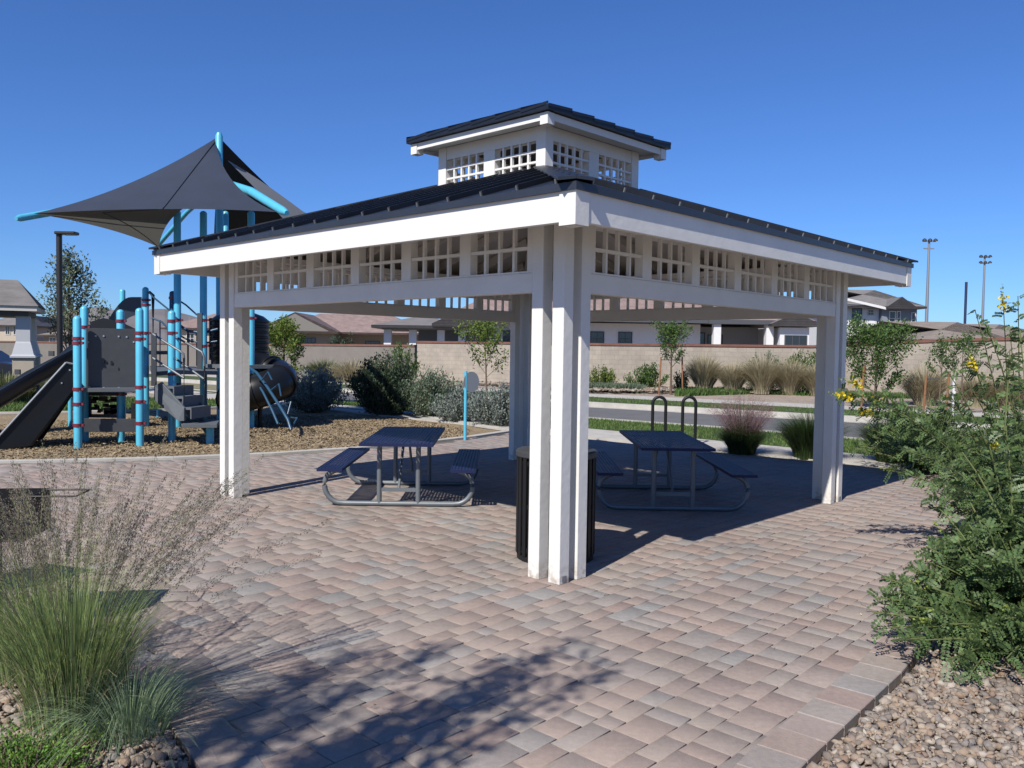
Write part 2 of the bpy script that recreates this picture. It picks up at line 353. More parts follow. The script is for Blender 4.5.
# individual pavers, laid in courses that run with the pavilion
def build_pavers():
    V, Fq, off = [], [], 0
    rng = np.random.default_rng(3)
    PX = [(p[0], p[1]) for p in PLAZA]
    u = -9.0; cells = []
    while u < 19:
        hgt = rng.choice([.12, .16, .20, .24], p=[.25,.3,.3,.15]); v = -12 + rng.uniform(0,.3)
        while v < 12.5:
            L = rng.choice([.12, .18, .24, .24, .30]); cells.append((u, u+hgt, v, v+L)); v += L
        u += hgt
    c = np.array(cells)
    cu = (c[:,0]+c[:,1])/2; cv = (c[:,2]+c[:,3])/2
    X = PAV.x+UD.x*cu+VD.x*cv; Y = PAV.y+UD.y*cu+VD.y*cv
    ok = (X > -11)
    for iu in (0, 1):
        for iv in (2, 3): ok &= in_poly(PAV.x+UD.x*c[:,iu]+VD.x*c[:,iv], PAV.y+UD.y*c[:,iu]+VD.y*c[:,iv], PX)
    c = c[ok]; n = len(c)
    g = .0030; be = .003
    tilt = rng.normal(0, .0006, (n, 4)); dz = rng.normal(0, .0006, n)
    jit = rng.normal(0, .0013, (n, 4, 2))
    def ring(inset, z, tl):
        P = np.stack([np.stack([c[:,0]+inset, c[:,2]+inset],1), np.stack([c[:,1]-inset, c[:,2]+inset],1), np.stack([c[:,1]-inset, c[:,3]-inset],1), np.stack([c[:,0]+inset, c[:,3]-inset],1)],1) + jit
        Z = z + dz[:,None] + tl
        x = PAV.x+UD.x*P[...,0]+VD.x*P[...,1]; y = PAV.y+UD.y*P[...,0]+VD.y*P[...,1]
        return np.stack([x, y, Z], -1)
    A = ring(g, -.03, 0*tilt); B = ring(g, -be*.8, tilt); Cc = ring(g+be, 0, tilt)
    VV = np.concatenate([A, B, Cc], 1).reshape(-1, 3)
    base = np.arange(n)[:,None]*12; f = []
    for k in range(4):
        k2 = (k+1) % 4
        f.append(np.stack([base[:,0]+k2, base[:,0]+k, base[:,0]+4+k, base[:,0]+4+k2], 1))
        f.append(np.stack([base[:,0]+4+k2, base[:,0]+4+k, base[:,0]+8+k, base[:,0]+8+k2], 1))
    f.append(base + np.array([[11,10,9,8]]))
    FF = np.stack(f, 1).reshape(-1, 4)
    return tag(np_mesh('paver_plaza', VV, FF, PAVER), kind='structure')
pv = build_pavers()
# border course and the concrete edging
def border(name, pts, w, seg, m, ztop, side=1, th=.06, gap=.004):
    b = MB(); P = [Vector((p[0], p[1], 0)) for p in pts]
    # resample
    d = [0]
    for i in range(1, len(P)): d.append(d[-1]+(P[i]-P[i-1]).length)
    def s(t):
        for i in range(1, len(P)):
            if t <= d[i] or i == len(P)-1:
                k = (t-d[i-1])/(d[i]-d[i-1]); return P[i-1].lerp(P[i], k), (P[i]-P[i-1]).normalized()
    t = 0
    while t < d[-1]-seg*.5:
        a, ta = s(t+gap); c, tc_ = s(min(t+seg-gap, d[-1]))
        def nor(q): return Vector((-q.y, q.x, 0))*side
        _, t0 = s(max(0, t-.15)); _, t1 = s(min(d[-1], t+.15)); na = nor((t0+t1).normalized())
        _, t2 = s(max(0, t+seg-.15)); _, t3 = s(min(d[-1], t+seg+.15)); nc = nor((t2+t3).normalized())
        zt = ztop + random.gauss(0, .0008)
        q = [a, c, c+nc*w, a+na*w]
        lo = [Vector((p.x, p.y, zt-th)) for p in q]; hi = [Vector((p.x, p.y, zt)) for p in q]
        b.add(lo+hi, [(0,3,2,1),(4,5,6,7),(0,1,5,4),(1,2,6,5),(2,3,7,6),(3,0,4,7)])
        t += seg
    o = b.build(name, m, bevel=.004)
    return tag(o, kind='structure')
border('paving_border', list(reversed([(6.35,11.2),(5.6,9.6),(4.6,7.9),(3.24,5.97),(2.2,4.6),(1.24,3.48),(.6,2.6),(-.1,1.5)])), .23, .225, PAVER, .004, side=1)
border('paving_border', [(-.6,1.5),(-1.0,3.0),(-1.27,3.41),(-1.84,4.19),(-2.55,4.9),(-3.5,5.45),(-5.0,5.9),(-8.0,6.2)], .23, .225, PAVER, .004, side=-1)
edge = [(-14,11.2),(-9.5,11.7),(-6.67,12.36),(-5.4,12.75),(-4.36,13.2),(-3.2,13.95),(-2.2,14.85),(-1.35,15.75),(-.7,16.7),(-.13,17.64),(.1,18.05)]
border('play_area_kerb', edge, .16, 1.5, CONC, .03, side=1, gap=.001)
CH = [(-30,9.5)] + edge + [(-.0,18.0),(-.7,18.9),(-2.1,21.4),(-4.5,23.7),(-6.8,25.3),(-9,22.6),(-11.6,21.0),(-16,19.6),(-30,18)]
sheet('bark_play_surface', CH, -.022, CHIPS)
border('play_area_kerb', [(.0,18.0),(-.7,18.9),(-2.1,21.4),(-4.5,23.7),(-6.8,25.3),(-9,22.6),(-11.6,21.0),(-16,19.6),(-30,18)], .16, 1.5, CONC, .04, side=-1, gap=.001)
sheet('lawn', [(-60,17),(-16,19.9),(-11.6,21.3),(-9,22.9),(-6.9,25.6),(-9.5,27.5),(-30,33),(-60,36)], -.03, LAWN)
sheet('planting_strip', [(.3,18.1),(-.5,19.1),(-1.9,21.6),(-4.3,23.9),(-6.6,25.6),(-4.5,24.4),(-1.3,20.2)], -.04, GRAV)
# left far land: a second lawn, the path and open ground towards the houses
sheet('park_path', [(-60,40),(-20,35),(-10,30.5),(-9.6,31.8),(-20,36.6),(-60,42)], -.02, CONC)
sheet('park_meadow', [(-80,42.5),(-20,37),(-9,32.5),(-9,55),(-80,70)], -.03, mat('dry_meadow', (.17,.16,.08), .95, col2=(.26,.23,.13), vscale=2, bump=.6, bscale=60))

def scatter_poly(P, n, rng):
    P = np.array(P); lo, hi = P.min(0), P.max(0); out = []
    while sum(len(o) for o in out) < n:
        q = rng.uniform(lo, hi, (n*2, 2)); out.append(q[in_poly(q[:,0], q[:,1], [tuple(p) for p in P])])
    return np.concatenate(out)[:n]
def stones(name, P, n, smin, smax, m, z, flat=.6, seed=1):
    rng = np.random.default_rng(seed); q = scatter_poly(P, n, rng)
    ico = np.array([(0,0,1),(.894,0,.447),(.276,.851,.447),(-.724,.526,.447),(-.724,-.526,.447),(.276,-.851,.447),(.724,.526,-.447),(-.276,.851,-.447),(-.894,0,-.447),(-.276,-.851,-.447),(.724,-.526,-.447),(0,0,-1)])
    fi = np.array([(0,1,2),(0,2,3),(0,3,4),(0,4,5),(0,5,1),(1,6,2),(2,7,3),(3,8,4),(4,9,5),(5,10,1),(1,10,6),(2,6,7),(3,7,8),(4,8,9),(5,9,10),(6,11,7),(7,11,8),(8,11,9),(9,11,10),(10,11,6)])
    V = ico[None]*(1+rng.normal(0,.27,(n,12,1)))
    s = (smin+(smax-smin)*rng.uniform(0,1,(n,1,1))**1.8)*np.stack([np.ones(n), rng.uniform(.55,1,n), rng.uniform(flat*.6,flat,n)],1)[:,None]
    V = V*s; a = rng.uniform(0, 6.28, n); b = rng.normal(0,.35,n)
    cb, sb = np.cos(b)[:,None], np.sin(b)[:,None]
    V = np.stack([V[...,0]*cb - V[...,2]*sb, V[...,1], V[...,0]*sb + V[...,2]*cb], -1)
    ca, sa = np.cos(a)[:,None], np.sin(a)[:,None]
    V = np.stack([V[...,0]*ca - V[...,1]*sa, V[...,0]*sa + V[...,1]*ca, V[...,2]], -1)
    V = V + np.concatenate([q, (z+rng.uniform(-.006,.008,n))[:,None]],1)[:,None]
    FF = (fi[None]+(np.arange(n)*12)[:,None,None]).reshape(-1,3)
    return tag(np_mesh(name, V.reshape(-1,3), FF, m), kind='stuff')
RB = [(-.05,1.2),(.64,2.6),(1.27,3.46),(2.25,4.58),(3.28,5.95),(4.65,7.9),(5.65,9.6),(7.5,9.6),(6.5,6.5),(4.6,4.0),(2.6,2.2),(1.2,1.0)]
for nm_, P_ in (('gravel_bed', RB), ('gravel_bed', [(-.65,1.6),(-1.05,3.0),(-1.3,3.39),(-1.87,4.17),(-2.58,4.87),(-3.52,5.42),(-5.0,5.87),(-8,6.1),(-8,1.6)])): sheet(nm_, P_, -.016, GRAV)
RBN = [(1.0,3.05),(1.27,3.46),(2.25,4.58),(3.28,5.95),(4.4,7.5),(5.6,7.5),(4.6,5.2),(3.2,3.6),(1.9,2.4)]
stones('river_gravel', RBN, 19000, .008, .034, STONE, -.001, .75, 5)
LBN = [(-.9,2.7),(-1.29,3.39),(-1.86,4.17),(-2.57,4.87),(-3.5,5.42),(-5.0,5.87),(-5.4,4.6),(-3.6,3.4),(-2.4,2.6)]
stones('river_gravel', LBN, 11000, .008, .034, STONE, -.001, .75, 6)
stones('bank_gravel', [(gp(590,398).x,gp(590,398).y),(12,31),(17,28),(15.5,30),(12.4,35),(4,35.3),(-3,38)], 5000, .05, .12, STONE, .30, .5, 8)
for o in bpy.data.objects:
    if o.name.startswith('river_gravel'): o['label'] = 'tan and pink loose gravel beside the paving'; o['category'] = 'gravel'
    if o.name.startswith('bank_gravel'): o['label'] = 'pinkish gravel on the bank below the block wall'; o['category'] = 'gravel'
def chips(P, n, seed):
    rng = np.random.default_rng(seed); q = scatter_poly(P, n, rng)
    a = rng.uniform(0,6.28,n); t = rng.normal(0,.35,n); L = rng.uniform(.010,.032,n); W = rng.uniform(.005,.012,n)
    dx = np.stack([np.cos(a)*np.cos(t), np.sin(a)*np.cos(t), np.sin(t)],1); dy = np.stack([-np.sin(a), np.cos(a), rng.normal(0,.4,n)],1)
    c = np.concatenate([q, rng.uniform(-.018,.0,(n,1))],1)
    V = np.stack([c-dx*L[:,None]-dy*W[:,None], c+dx*L[:,None]-dy*W[:,None], c+dx*L[:,None]+dy*W[:,None], c-dx*L[:,None]+dy*W[:,None]],1).reshape(-1,3)
    o = np_mesh('bark_chips', V, np.arange(4*n).reshape(n,4), CHIPI)
    return tag(o, 'golden brown bark chips of the play area', 'bark chips', kind='stuff')
chips([(-9.8,12.0),(-6.7,12.6),(-4.5,13.4),(-2.3,15.0),(-.9,16.9),(-.9,18.6),(-3,21.5),(-6,22),(-11,19),(-11,14)], 42000, 4)

# hills
def hills():
    rng = np.random.default_rng(2); vs = []; n = 160
    for i in range(n+1):
        a = math.radians(-60 + 120*i/n); h = 16 + 9*math.sin(i*.13+1.2) + 5*math.sin(i*.31) + 2.5*math.sin(i*.9)+rng.normal(0,.5)
        d = 900
        vs += [(d*math.sin(a), d*math.cos(a), -1), ((d+160)*math.sin(a), (d+160)*math.cos(a), h*1.4+4), ((d+500)*math.sin(a), (d+500)*math.cos(a), -1)]
    b = MB().add(vs, [q for i in range(n) for q in ((3*i,3*i+3,3*i+4,3*i+1),(3*i+1,3*i+4,3*i+5,3*i+2))])
    tag(b.build('hills', mat('hill_scrub', (.17,.16,.165), .95, var=.2, vscale=.02)), kind='structure')
hills()

# ---------------------------------------------------------------- pavilion
def pavilion():
    S, c, o, hb, ht, bb, bt = 5.22, .320, .525, 2.59, 2.80, 2.19, 2.343
    w = .112; base = PAV.copy()
    R = empty('pavilion', (base.x, base.y, 0), math.pi/2 - YAW, 'white open sided park pavilion with clustered posts, lattice bands, black metal roof and square cupola', 'pavilion')
    # local x = towards the right rear, local y = towards the left rear
    TOP = 2.745; g = c - w
    for cx in (0, 1):
        for cy in (0, 1):
            for a in (0, 1):
                for b_ in (0, 1):
                    if a and b_: continue
                    x0 = (a*g if cx == 0 else S-w-a*g); y0 = (b_*g if cy == 0 else S-w-b_*g)
                    m = MB(); m.box((x0, y0, 0), (x0+w, y0+w, TOP)); m.build('post', WHITE, R, bevel=.004)
    gi0, gi1 = .008, w-.008         # the beams stand between the outer posts of each side
    def side(fn):
        bm = MB(); bm.box(*fn(c+.001, S-c-.001, gi0, gi1, bb, bt))
        bm.build('beam', WHITE, R, bevel=.005)
        lm = MB(); a0, a1 = c+.002, S-c-.002; P = (a1-a0)/6; st = .13; mid = (gi0+gi1)/2
        lm.box(*fn(a0, a1, gi0+.004, gi1-.004, bt+.001, bt+.014)); lm.box(*fn(a0, a1, gi0+.004, gi1-.004, TOP-.035, TOP-.002))
        for k in range(7):
            q = a0+P*k; s0 = max(a0, q-st/2); s1 = min(a1, q+st/2)
            lm.box(*fn(s0, s1, gi0+.008, gi1-.008, bt+.015, TOP-.036))
        for k in range(6):
            q0, q1 = a0+P*k+st/2, a0+P*(k+1)-st/2
            if k == 0: q0 = a0+st/2
            for j in range(1, 4):
                xx = q0+(q1-q0)*j/4; lm.box(*fn(xx-.012, xx+.012, gi0+.020, gi0+.052, bt+.015, TOP-.036))
            zz = (bt+TOP-.02)/2; lm.box(*fn(q0+.001, q1-.001, gi0+.016, gi0+.056, zz-.0125, zz+.0125))
        lm.build('lattice_panel', WHITE, R)
    side(lambda a, b, g0, g1, z0, z1: ((a, g0, z0), (b, g1, z1)))
    side(lambda a, b, g0, g1, z0, z1: ((a, S-g1, z0), (b, S-g0, z1)))
    # the crossing pair stops short of the first pair at the corners
    side(lambda a, b, g0, g1, z0, z1: ((g0, a, z0), (g1, b, z1)))
    side(lambda a, b, g0, g1, z0, z1: ((S-g1, a, z0), (S-g0, b, z1)))
    # fascia boards butt at the corners, corner boards cover the joints
    ft = .04; A, B = -o, S+o
    for lo, hi in (((A,A,hb),(A+ft,B,ht)), ((B-ft,A,hb),(B,B,ht)), ((A+ft+.001,A,hb),(B-ft-.001,A+ft,ht)), ((A+ft+.001,B-ft,hb),(B-ft-.001,B,ht))):
        MB().box(lo, hi).build('fascia', WHITE, R, bevel=.004)
    bw, bo = .13, .009
    for sx in (0, 1):
        for sy in (0, 1):
            m = MB()
            x = A if sx == 0 else B; y = A if sy == 0 else B; dx = 1 if sx == 0 else -1; dy = 1 if sy == 0 else -1
            def bx(x0, x1, y0, y1): m.box((min(x0,x1), min(y0,y1), hb-.022), (max(x0,x1), max(y0,y1), ht-.004))
            bx(x-dx*bo, x+dx*bw, y-dy*bo, y-dy*.001); bx(x-dx*bo, x-dx*.001, y-dy*.0005, y+dy*bw)
            m.box((min(x+dx*.041, x+dx*bw), min(y+dy*.041, y+dy*bw), hb-.02), (max(x+dx*.041, x+dx*bw), max(y+dy*.041, y+dy*bw), hb+.01))
            m.build('corner_board', WHITE, R)
    m = MB(); m.box((A+ft+.002, A+ft+.002, TOP+.004), (B-ft-.002, -.01, TOP+.02)); m.box((A+ft+.002, S+.01, TOP+.004), (B-ft-.002, B-ft-.002, TOP+.02))
    m.box((A+ft+.002, -.008, TOP+.004), (-.01, S+.008, TOP+.02)); m.box((S+.01, -.008, TOP+.004), (B-ft-.002, S+.008, TOP+.02))
    m.build('soffit', WHITE, R)
    m = MB(); 
    for q in (0, 1):
        z0 = TOP+.001
        y = .02 if q == 0 else S-.02-.3
        m.box((.02, y, z0), (S-.02, y+.3, z0+.06)); x = .02 if q == 0 else S-.02-.3
        m.box((x, .33, z0), (x+.3, S-.33, z0+.06))
    m.build('top_plate', WHITE, R)
    # roof planes
    ez = ht+.012; E0, E1 = -o-.020, S+o+.020; mid = S/2; ch = .83; hz = 3.62; CZ = hz
    rf = MB()
    slope = (hz-ez-.03)/(mid-ch-E0)
    c4 = [(E0,E0),(E1,E0),(E1,E1),(E0,E1)]; i4 = [(mid-ch,mid-ch),(mid+ch,mid-ch),(mid+ch,mid+ch),(mid-ch,mid+ch)]
    ezt = ez+.03
    for k in range(4):
        k2 = (k+1) % 4
        rf.add([(*c4[k],ezt),(*c4[k2],ezt),(*i4[k2],hz),(*i4[k],hz)], [(0,1,2,3)])
    roof = rf.build('roof', ROOFM, R)
    # standing seams and their light end caps
    sm = MB(); se = MB()
    def P(k, t, d, lift):
        """point t along eave k, d up the slope"""
        a = Vector((*c4[k],0)); b = Vector((*c4[(k+1)%4],0)); e = (b-a).normalized(); nn = Vector((-e.y, e.x, 0))
        q = a + e*t + nn*d; q.z = ezt + slope*d + lift; return q
    L = E1-E0; run = mid-ch-E0
    nse = 18
    for k in range(4):
        for i in range(nse):
            t = L*(i+.5)/nse; dmax = min(t, L-t, run)-.03
            if dmax < .1: continue
            p0, p1 = P(k, t, .008, .018), P(k, t, dmax, .018)
            sm.bar(p0, p1, .022, .042)
            q0, q1 = P(k, t, -.004, .016), P(k, t, .007, .016); se.bar(q0, q1, .014, .034)
    bpy.data.objects.remove(roof)
    nv = len(rf.v); rf.v += sm.v; rf.f += [[i+nv for i in f] for f in sm.f]; rf.mi += [0]*len(sm.f)
    nv = len(rf.v); rf.v += se.v; rf.f += [[i+nv for i in f] for f in se.f]; rf.mi += [1]*len(se.f)
    roof = rf.build('roof', [ROOFM, SEAMC], R)
    ed = MB()
    e0, e1 = E0+.012, E1-.012
    for lo, hi in (((e0-.018,e0-.018,ez-.022),(e0,e1+.018,ezt-.002)), ((e1,e0-.018,ez-.022),(e1+.018,e1+.018,ezt-.002)), ((e0+.001,e0-.018,ez-.022),(e1-.001,e0,ezt-.002)), ((e0+.001,e1,ez-.022),(e1-.001,e1+.018,ezt-.002))):
        ed.box(lo, hi)
    ed.build('drip_edge', ROOFE, roof)
    # roof underside / ceiling
    cl = MB(); c5 = [(A+ft,A+ft),(B-ft,A+ft),(B-ft,B-ft),(A+ft,B-ft)]
    for k in range(4):
        k2 = (k+1) % 4
        cl.add([(*c5[k],ht-.01),(*c5[k2],ht-.01),(*i4[k2],hz-.06),(*i4[k],hz-.06)], [(3,2,1,0)])
    cl.build('ceiling', CEIL, R)
    rt = MB()
    for k in range(4):
        for i in range(9):
            t = L*(i+.5)/9; dm = min(t, L-t, run)-.05
            if dm > .75: rt.bar(P(k, t, .64, -.14), P(k, t, dm, -.14), .05, .11)
    for k in range(4): rt.bar(P(k, .66, .66, -.15), P(k, run-.02, run-.02, -.15), .06, .12)
    rt.build('rafters', CEIL, R)
    for k in range(4):
        a = Vector((*c4[k], ezt+.012)); b = Vector((*i4[k], hz+.012)); dr = (b-a); hp = MB()
        e = dr.normalized(); x = e.cross(Vector((0,0,1))).normalized()
        for sgn in (-1, 1):
            p = [a-e*.0+x*sgn*.001, a + x*sgn*.12 - Vector((0,0,.014)), b + x*sgn*.12-Vector((0,0,.014)), b+x*sgn*.001]
            p = [q+Vector((0,0,.022)) for q in p]
            hp.add(p+[q-Vector((0,0,.02)) for q in p], [(0,1,2,3),(7,6,5,4),(0,4,5,1),(1,5,6,2),(2,6,7,3)])
        hp.build('hip_cap', ROOFM, roof)
    # cupola
    cu = empty('cupola', (mid, mid, 0)); cu.parent = R
    C, z0, z1 = .828, 3.45, 4.074; wt = .10
    for sx in (-1, 1):
        for sy in (-1, 1):
            MB().box((min(sx*C, sx*(C-.13)), min(sy*C, sy*(C-.13)), z0), (max(sx*C, sx*(C-.13)), max(sy*C, sy*(C-.13)), z1)).build('cupola_post', WHITE, cu, bevel=.004)
    def cside(fn):
        m = MB(); d0, d1 = C-.10, C-.012; a0, a1 = -C+.132, C-.132
        m.box(*fn(a0, a1, d0, d1, 3.93, z1)); m.box(*fn(a0, a1, d0, d1, z0, 3.60)); m.box(*fn(-.085, .085, d0, d1, 3.601, 3.929))
        for q0, q1 in ((a0, -.086), (.086, a1)):
            n = 5
            for j in range(1, n):
                xx = q0+(q1-q0)*j/n; m.box(*fn(xx-.012, xx+.012, d1-.035, d1-.004, 3.601, 3.929))
            for j in range(1, 3):
                zz = 3.60+.33*j/3; m.box(*fn(q0+.001, q1-.001, d1-.038, d1-.001, zz-.011, zz+.011))
        m.build('cupola_lattice', WHITE, cu)
    cside(lambda a, b, d0, d1, z0, z1: ((a, -d1, z0), (b, -d0, z1))); cside(lambda a, b, d0, d1, z0, z1: ((a, d0, z0), (b, d1, z1)))
    cside(lambda a, b, d0, d1, z0, z1: ((-d1, a, z0), (-d0, b, z1))); cside(lambda a, b, d0, d1, z0, z1: ((d0, a, z0), (d1, b, z1)))
    G = 1.042; zf0, zf1 = 4.045, 4.118
    m = MB(); f = .035
    m.box((-G,-G,zf0),(-G+f,G,zf1)); m.box((G-f,-G,zf0),(G,G,zf1)); m.box((-G+f+.001,-G,zf0),(G-f-.001,-G+f,zf1)); m.box((-G+f+.001,G-f,zf0),(G-f-.001,G,zf1))
    for sx in (-1,1):
        for sy in (-1,1): m.box((min(sx*(G+.012),sx*(G-.09)),min(sy*(G+.012),sy*(G-.09)),zf0-.045),(max(sx*(G+.012),sx*(G-.09)),max(sy*(G+.012),sy*(G-.09)),zf1-.003))
    m.build('cupola_fascia', WHITE, cu)
    q = G-f-.002; m = MB(); m.box((-q,-q,4.075),(q,-C,4.09)); m.box((-q,C,4.075),(q,q,4.09)); m.box((-q,-C+.001,4.075),(-C,C-.001,4.09)); m.box((C,-C+.001,4.075),(q,C-.001,4.09)); m.build('cupola_soffit', WHITE, cu)
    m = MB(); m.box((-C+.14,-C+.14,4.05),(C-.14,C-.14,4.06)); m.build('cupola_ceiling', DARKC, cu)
    m = MB(); H = G+.05; zr = 4.125; ap = 4.60
    m.box((-H,-H,zr),(H,H,zr+.045)); H2 = H-.004
    for k in range(4):
        q = [(-H2,-H2),(H2,-H2),(H2,H2),(-H2,H2)]; a, b = q[k], q[(k+1)%4]
        m.add([(*a, zr+.048),(*b, zr+.048),(0,0,ap)], [(0,1,2)])
        # overlapping stepped panels along the eave and the hips
        A_, B_ = Vector((*a,0)), Vector((*b,0)); e = (B_-A_).normalized(); nn = Vector((-e.y,e.x,0)); LL = (B_-A_).length
        sl_ = (ap-zr-.048)/H2
        for i in range(6):
            t0, t1 = LL*i/6, LL*(i+1)/6; tl = .028
            p = []
            for t, d, lf in ((t0,-.01,.004),(t1,-.01,tl),(t1,.3,tl),(t0,.3,.004)):
                d2 = min(d, max(0, min(t, LL-t))) if d > 0 else d
                v = A_+e*t+nn*d2; v.z = zr+.05+sl_*max(0,d2)+lf; p.append(v)
            if i < 3: p = [Vector((v.x, v.y, v.z)) for v in p]
            m.add(p+[v-Vector((0,0,.03)) for v in p], [(0,1,2,3),(0,4,5,1),(1,5,6,2),(3,7,4,0)])
    m.build('cupola_roof', ROOFM, cu)
    m = MB(); x0, y0 = S-w, S-g
    m.box((x0-.01-.001+.0, S-c-.09, .62), (x0+.09, S-c-.001, .76)); m.build('outlet_box', LIDM, R, bevel=.006)
    for cx, cy in ((0,0),(S-w,0),(0,S-w)):
        m = MB(); m.box((cx+.03, cy-.0035, .02), (cx+.08, cy-.0005, .06)); m.build('anchor_plate', GALV, R)
    return R
pavilion()

# ---------------------------------------------------------------- picnic tables
def arc(c, r, a0, a1, n, ax='xz'):
    out = []
    for i in range(n+1):
        a = math.radians(a0+(a1-a0)*i/n); out.append((c[0]+r*math.cos(a), c[1], c[2]+r*math.sin(a)))
    return out
def grille(m, x0, x1, y0, y1, z, pw, gap, cp, cw, th=.004):
    pw, gap, cp, cw = .026, .012, .075, .030
    n = max(2, round((x1-x0)/(pw+gap))); p = (x1-x0)/n
    for i in range(n): m.box((x0+p*i+gap/2, y0, z-th), (x0+p*(i+1)-gap/2, y1, z))
    k = max(2, round((y1-y0)/cp)); q = (y1-y0-cw)/k
    for i in range(k+1): m.box((x0, y0+q*i, z-th-.0035), (x1, y0+q*i+cw, z-.0035))
    e = .03
    m.box((x0-.012,y0-.012,z-e),(x1+.012,y0-.0005,z+.001)); m.box((x0-.012,y1+.0005,z-e),(x1+.012,y1+.012,z+.001))
    m.box((x0-.012,y0,z-e),(x0-.0005,y1,z+.001)); m.box((x1+.0005,y0,z-e),(x1+.012,y1,z+.001))
def make_table():
    T = empty('picnic_table')
    L = .98
    m = MB(); grille(m, -.385, .385, -L, L, .725, .024, .014, .062, .026); m.build('tabletop', NAVY, T)
    for s in (-1, 1):
        m = MB(); grille(m, s*.72-.125, s*.72+.125, -L+.03, L-.03, .445, .024, .014, .062, .026); m.build('seat', NAVY, T)
    for y in (-.72, .72):
        m = MB(); r = .029
        pts = [(-.66, y, .405), (-.72, y, .385)] + arc((-.62, y, .23), .20, 145, 255, 9) + [(-.60,y,.031),(-.3,y,.03)]
        pts += [(.3,y,.03),(.60,y,.031)] + arc((.62, y, .23), .20, 285, 395, 9) + [(.72,y,.385),(.66,y,.405)]
        m.tube(pts, r)
        for x in (-.215, .215): m.tube([(x,y,.03),(x,y,.69)], r*.97)
        m.box((-.34,y-.02,.672),(.34,y+.02,.692))
        for s in (-1,1): m.box((s*.72-.12 if s>0 else -.84, y-.02, .400), (.84 if s>0 else -.60, y+.02, .412))
        m.build('frame', TUBE, T, smooth=True)
    for q in (-1, 1):
        m = MB(); m.tube([(0,q*.72,.19),(0,q*.25,.69)], .016); m.box((-.19,q*.72-.012,.165),(.19,q*.72+.012,.205)); m.build('brace', TUBE, T)
    return T
t1 = make_table(); t1.location = (-1.25, 9.97, 0); t1.rotation_euler = (0,0,math.radians(.8))
tag(t1, 'navy grille topped picnic table in part sun, nearer the playground', 'picnic table', 'picnic tables under the pavilion')
t2 = copy_tree(t1); t2.location = (1.80, 9.93, 0); t2.rotation_euler = (0,0,math.radians(-.4))
tag(t2, 'navy grille topped picnic table wholly in shade, in front of the bike hoops', 'picnic table', 'picnic tables under the pavilion')

# ---------------------------------------------------------------- litter bin
def bin_():
    R = empty('litter_bin', (.385, 7.07, 0), 0, 'round black slatted litter bin with grey rim behind the front post cluster', 'litter bin')
    m = MB(); m.lathe([(0,.03),(.305,.03),(.31,.05),(.31,.83),(.29,.84)], seg=32); m.build('liner', BPLA, R, smooth=True)
    n = 30
    for z in (.10, .46, .80):
        pass
    sm = MB()
    for i in range(n):
        a = 2*math.pi*i/n; M = Matrix.Rotation(a, 4, 'Z')
        sm.box((.327,-.021,.05),(.335,.021,.86), M)
    sm.build('slats', CANM, R)
    bm = MB()
    for z in (.08, .44, .80): bm.lathe([(.316,z),(.326,z),(.326,z+.035),(.316,z+.035)], seg=40)
    bm.lathe([(.30,.0),(.325,.0),(.325,.045),(.30,.045)], seg=40)
    bm.build('hoops', CANM, R, smooth=True)
    lm = MB(); lm.lathe([(.338,.862),(.345,.87),(.345,.905),(.33,.918),(.19,.93),(.17,.925),(.165,.88)], seg=40); lm.build('rim_lid', LIDM, R, smooth=True)
bin_()

# ---------------------------------------------------------------- bike hoops
def hoop(x0, x1, Y, label):
    a, b = at(x0, 420, Y), at(x1, 420, Y); r = abs(b.x-a.x)/2; cx = (a.x+b.x)/2; zt = at((x0+x1)/2, 397, Y).z
    R = empty('bike_hoop', (cx, Y, 0), 0, label, 'bike rack', 'black bike hoops behind the shaded table')
    m = MB(); m.tube([(-r,0,-.02),(-r,0,zt-r)] + [(r*math.cos(math.radians(q)),0,zt-r+r*math.sin(math.radians(q))) for q in range(170,5,-10)] + [(r,0,zt-r),(r,0,-.02)], .03, 12)
    m.build('hoop', CANM, R, smooth=True)
    for s in (-1,1):
        f = MB(); f.lathe([(.0,.012),(.06,.012),(.06,0)], (s*r,0,.002), 16); f.build('foot_plate', CANM, R)
hoop(652.5, 665.5, 15.9, 'left of the two black steel bike hoops behind the shaded picnic table')
hoop(682.5, 695.5, 15.8, 'right of the two black steel bike hoops behind the shaded picnic table')

# ---------------------------------------------------------------- round sign on blue post
def sign():
    p = gp(465, 440); R = empty('round_sign', (p.x, p.y, 0), 0, 'round grey sign seen from behind on a slim bright blue post at the bark edge', 'sign')
    zt = at(465, 371, p.y).z; m = MB(); m.tube([(0,0,-.05),(0,0,zt)], .03, 12); m.build('post', TEAL, R, smooth=True)
    m = MB(); r = .20
    ring = [(.11+r*.72*math.cos(q*math.pi/16), .045+.10*math.cos(q*math.pi/16), zt-.21+r*math.sin(q*math.pi/16)) for q in range(32)]
    m.prism(ring, (-.006,.014,0)); m.build('sign_disc', SIGNM, R)
sign()

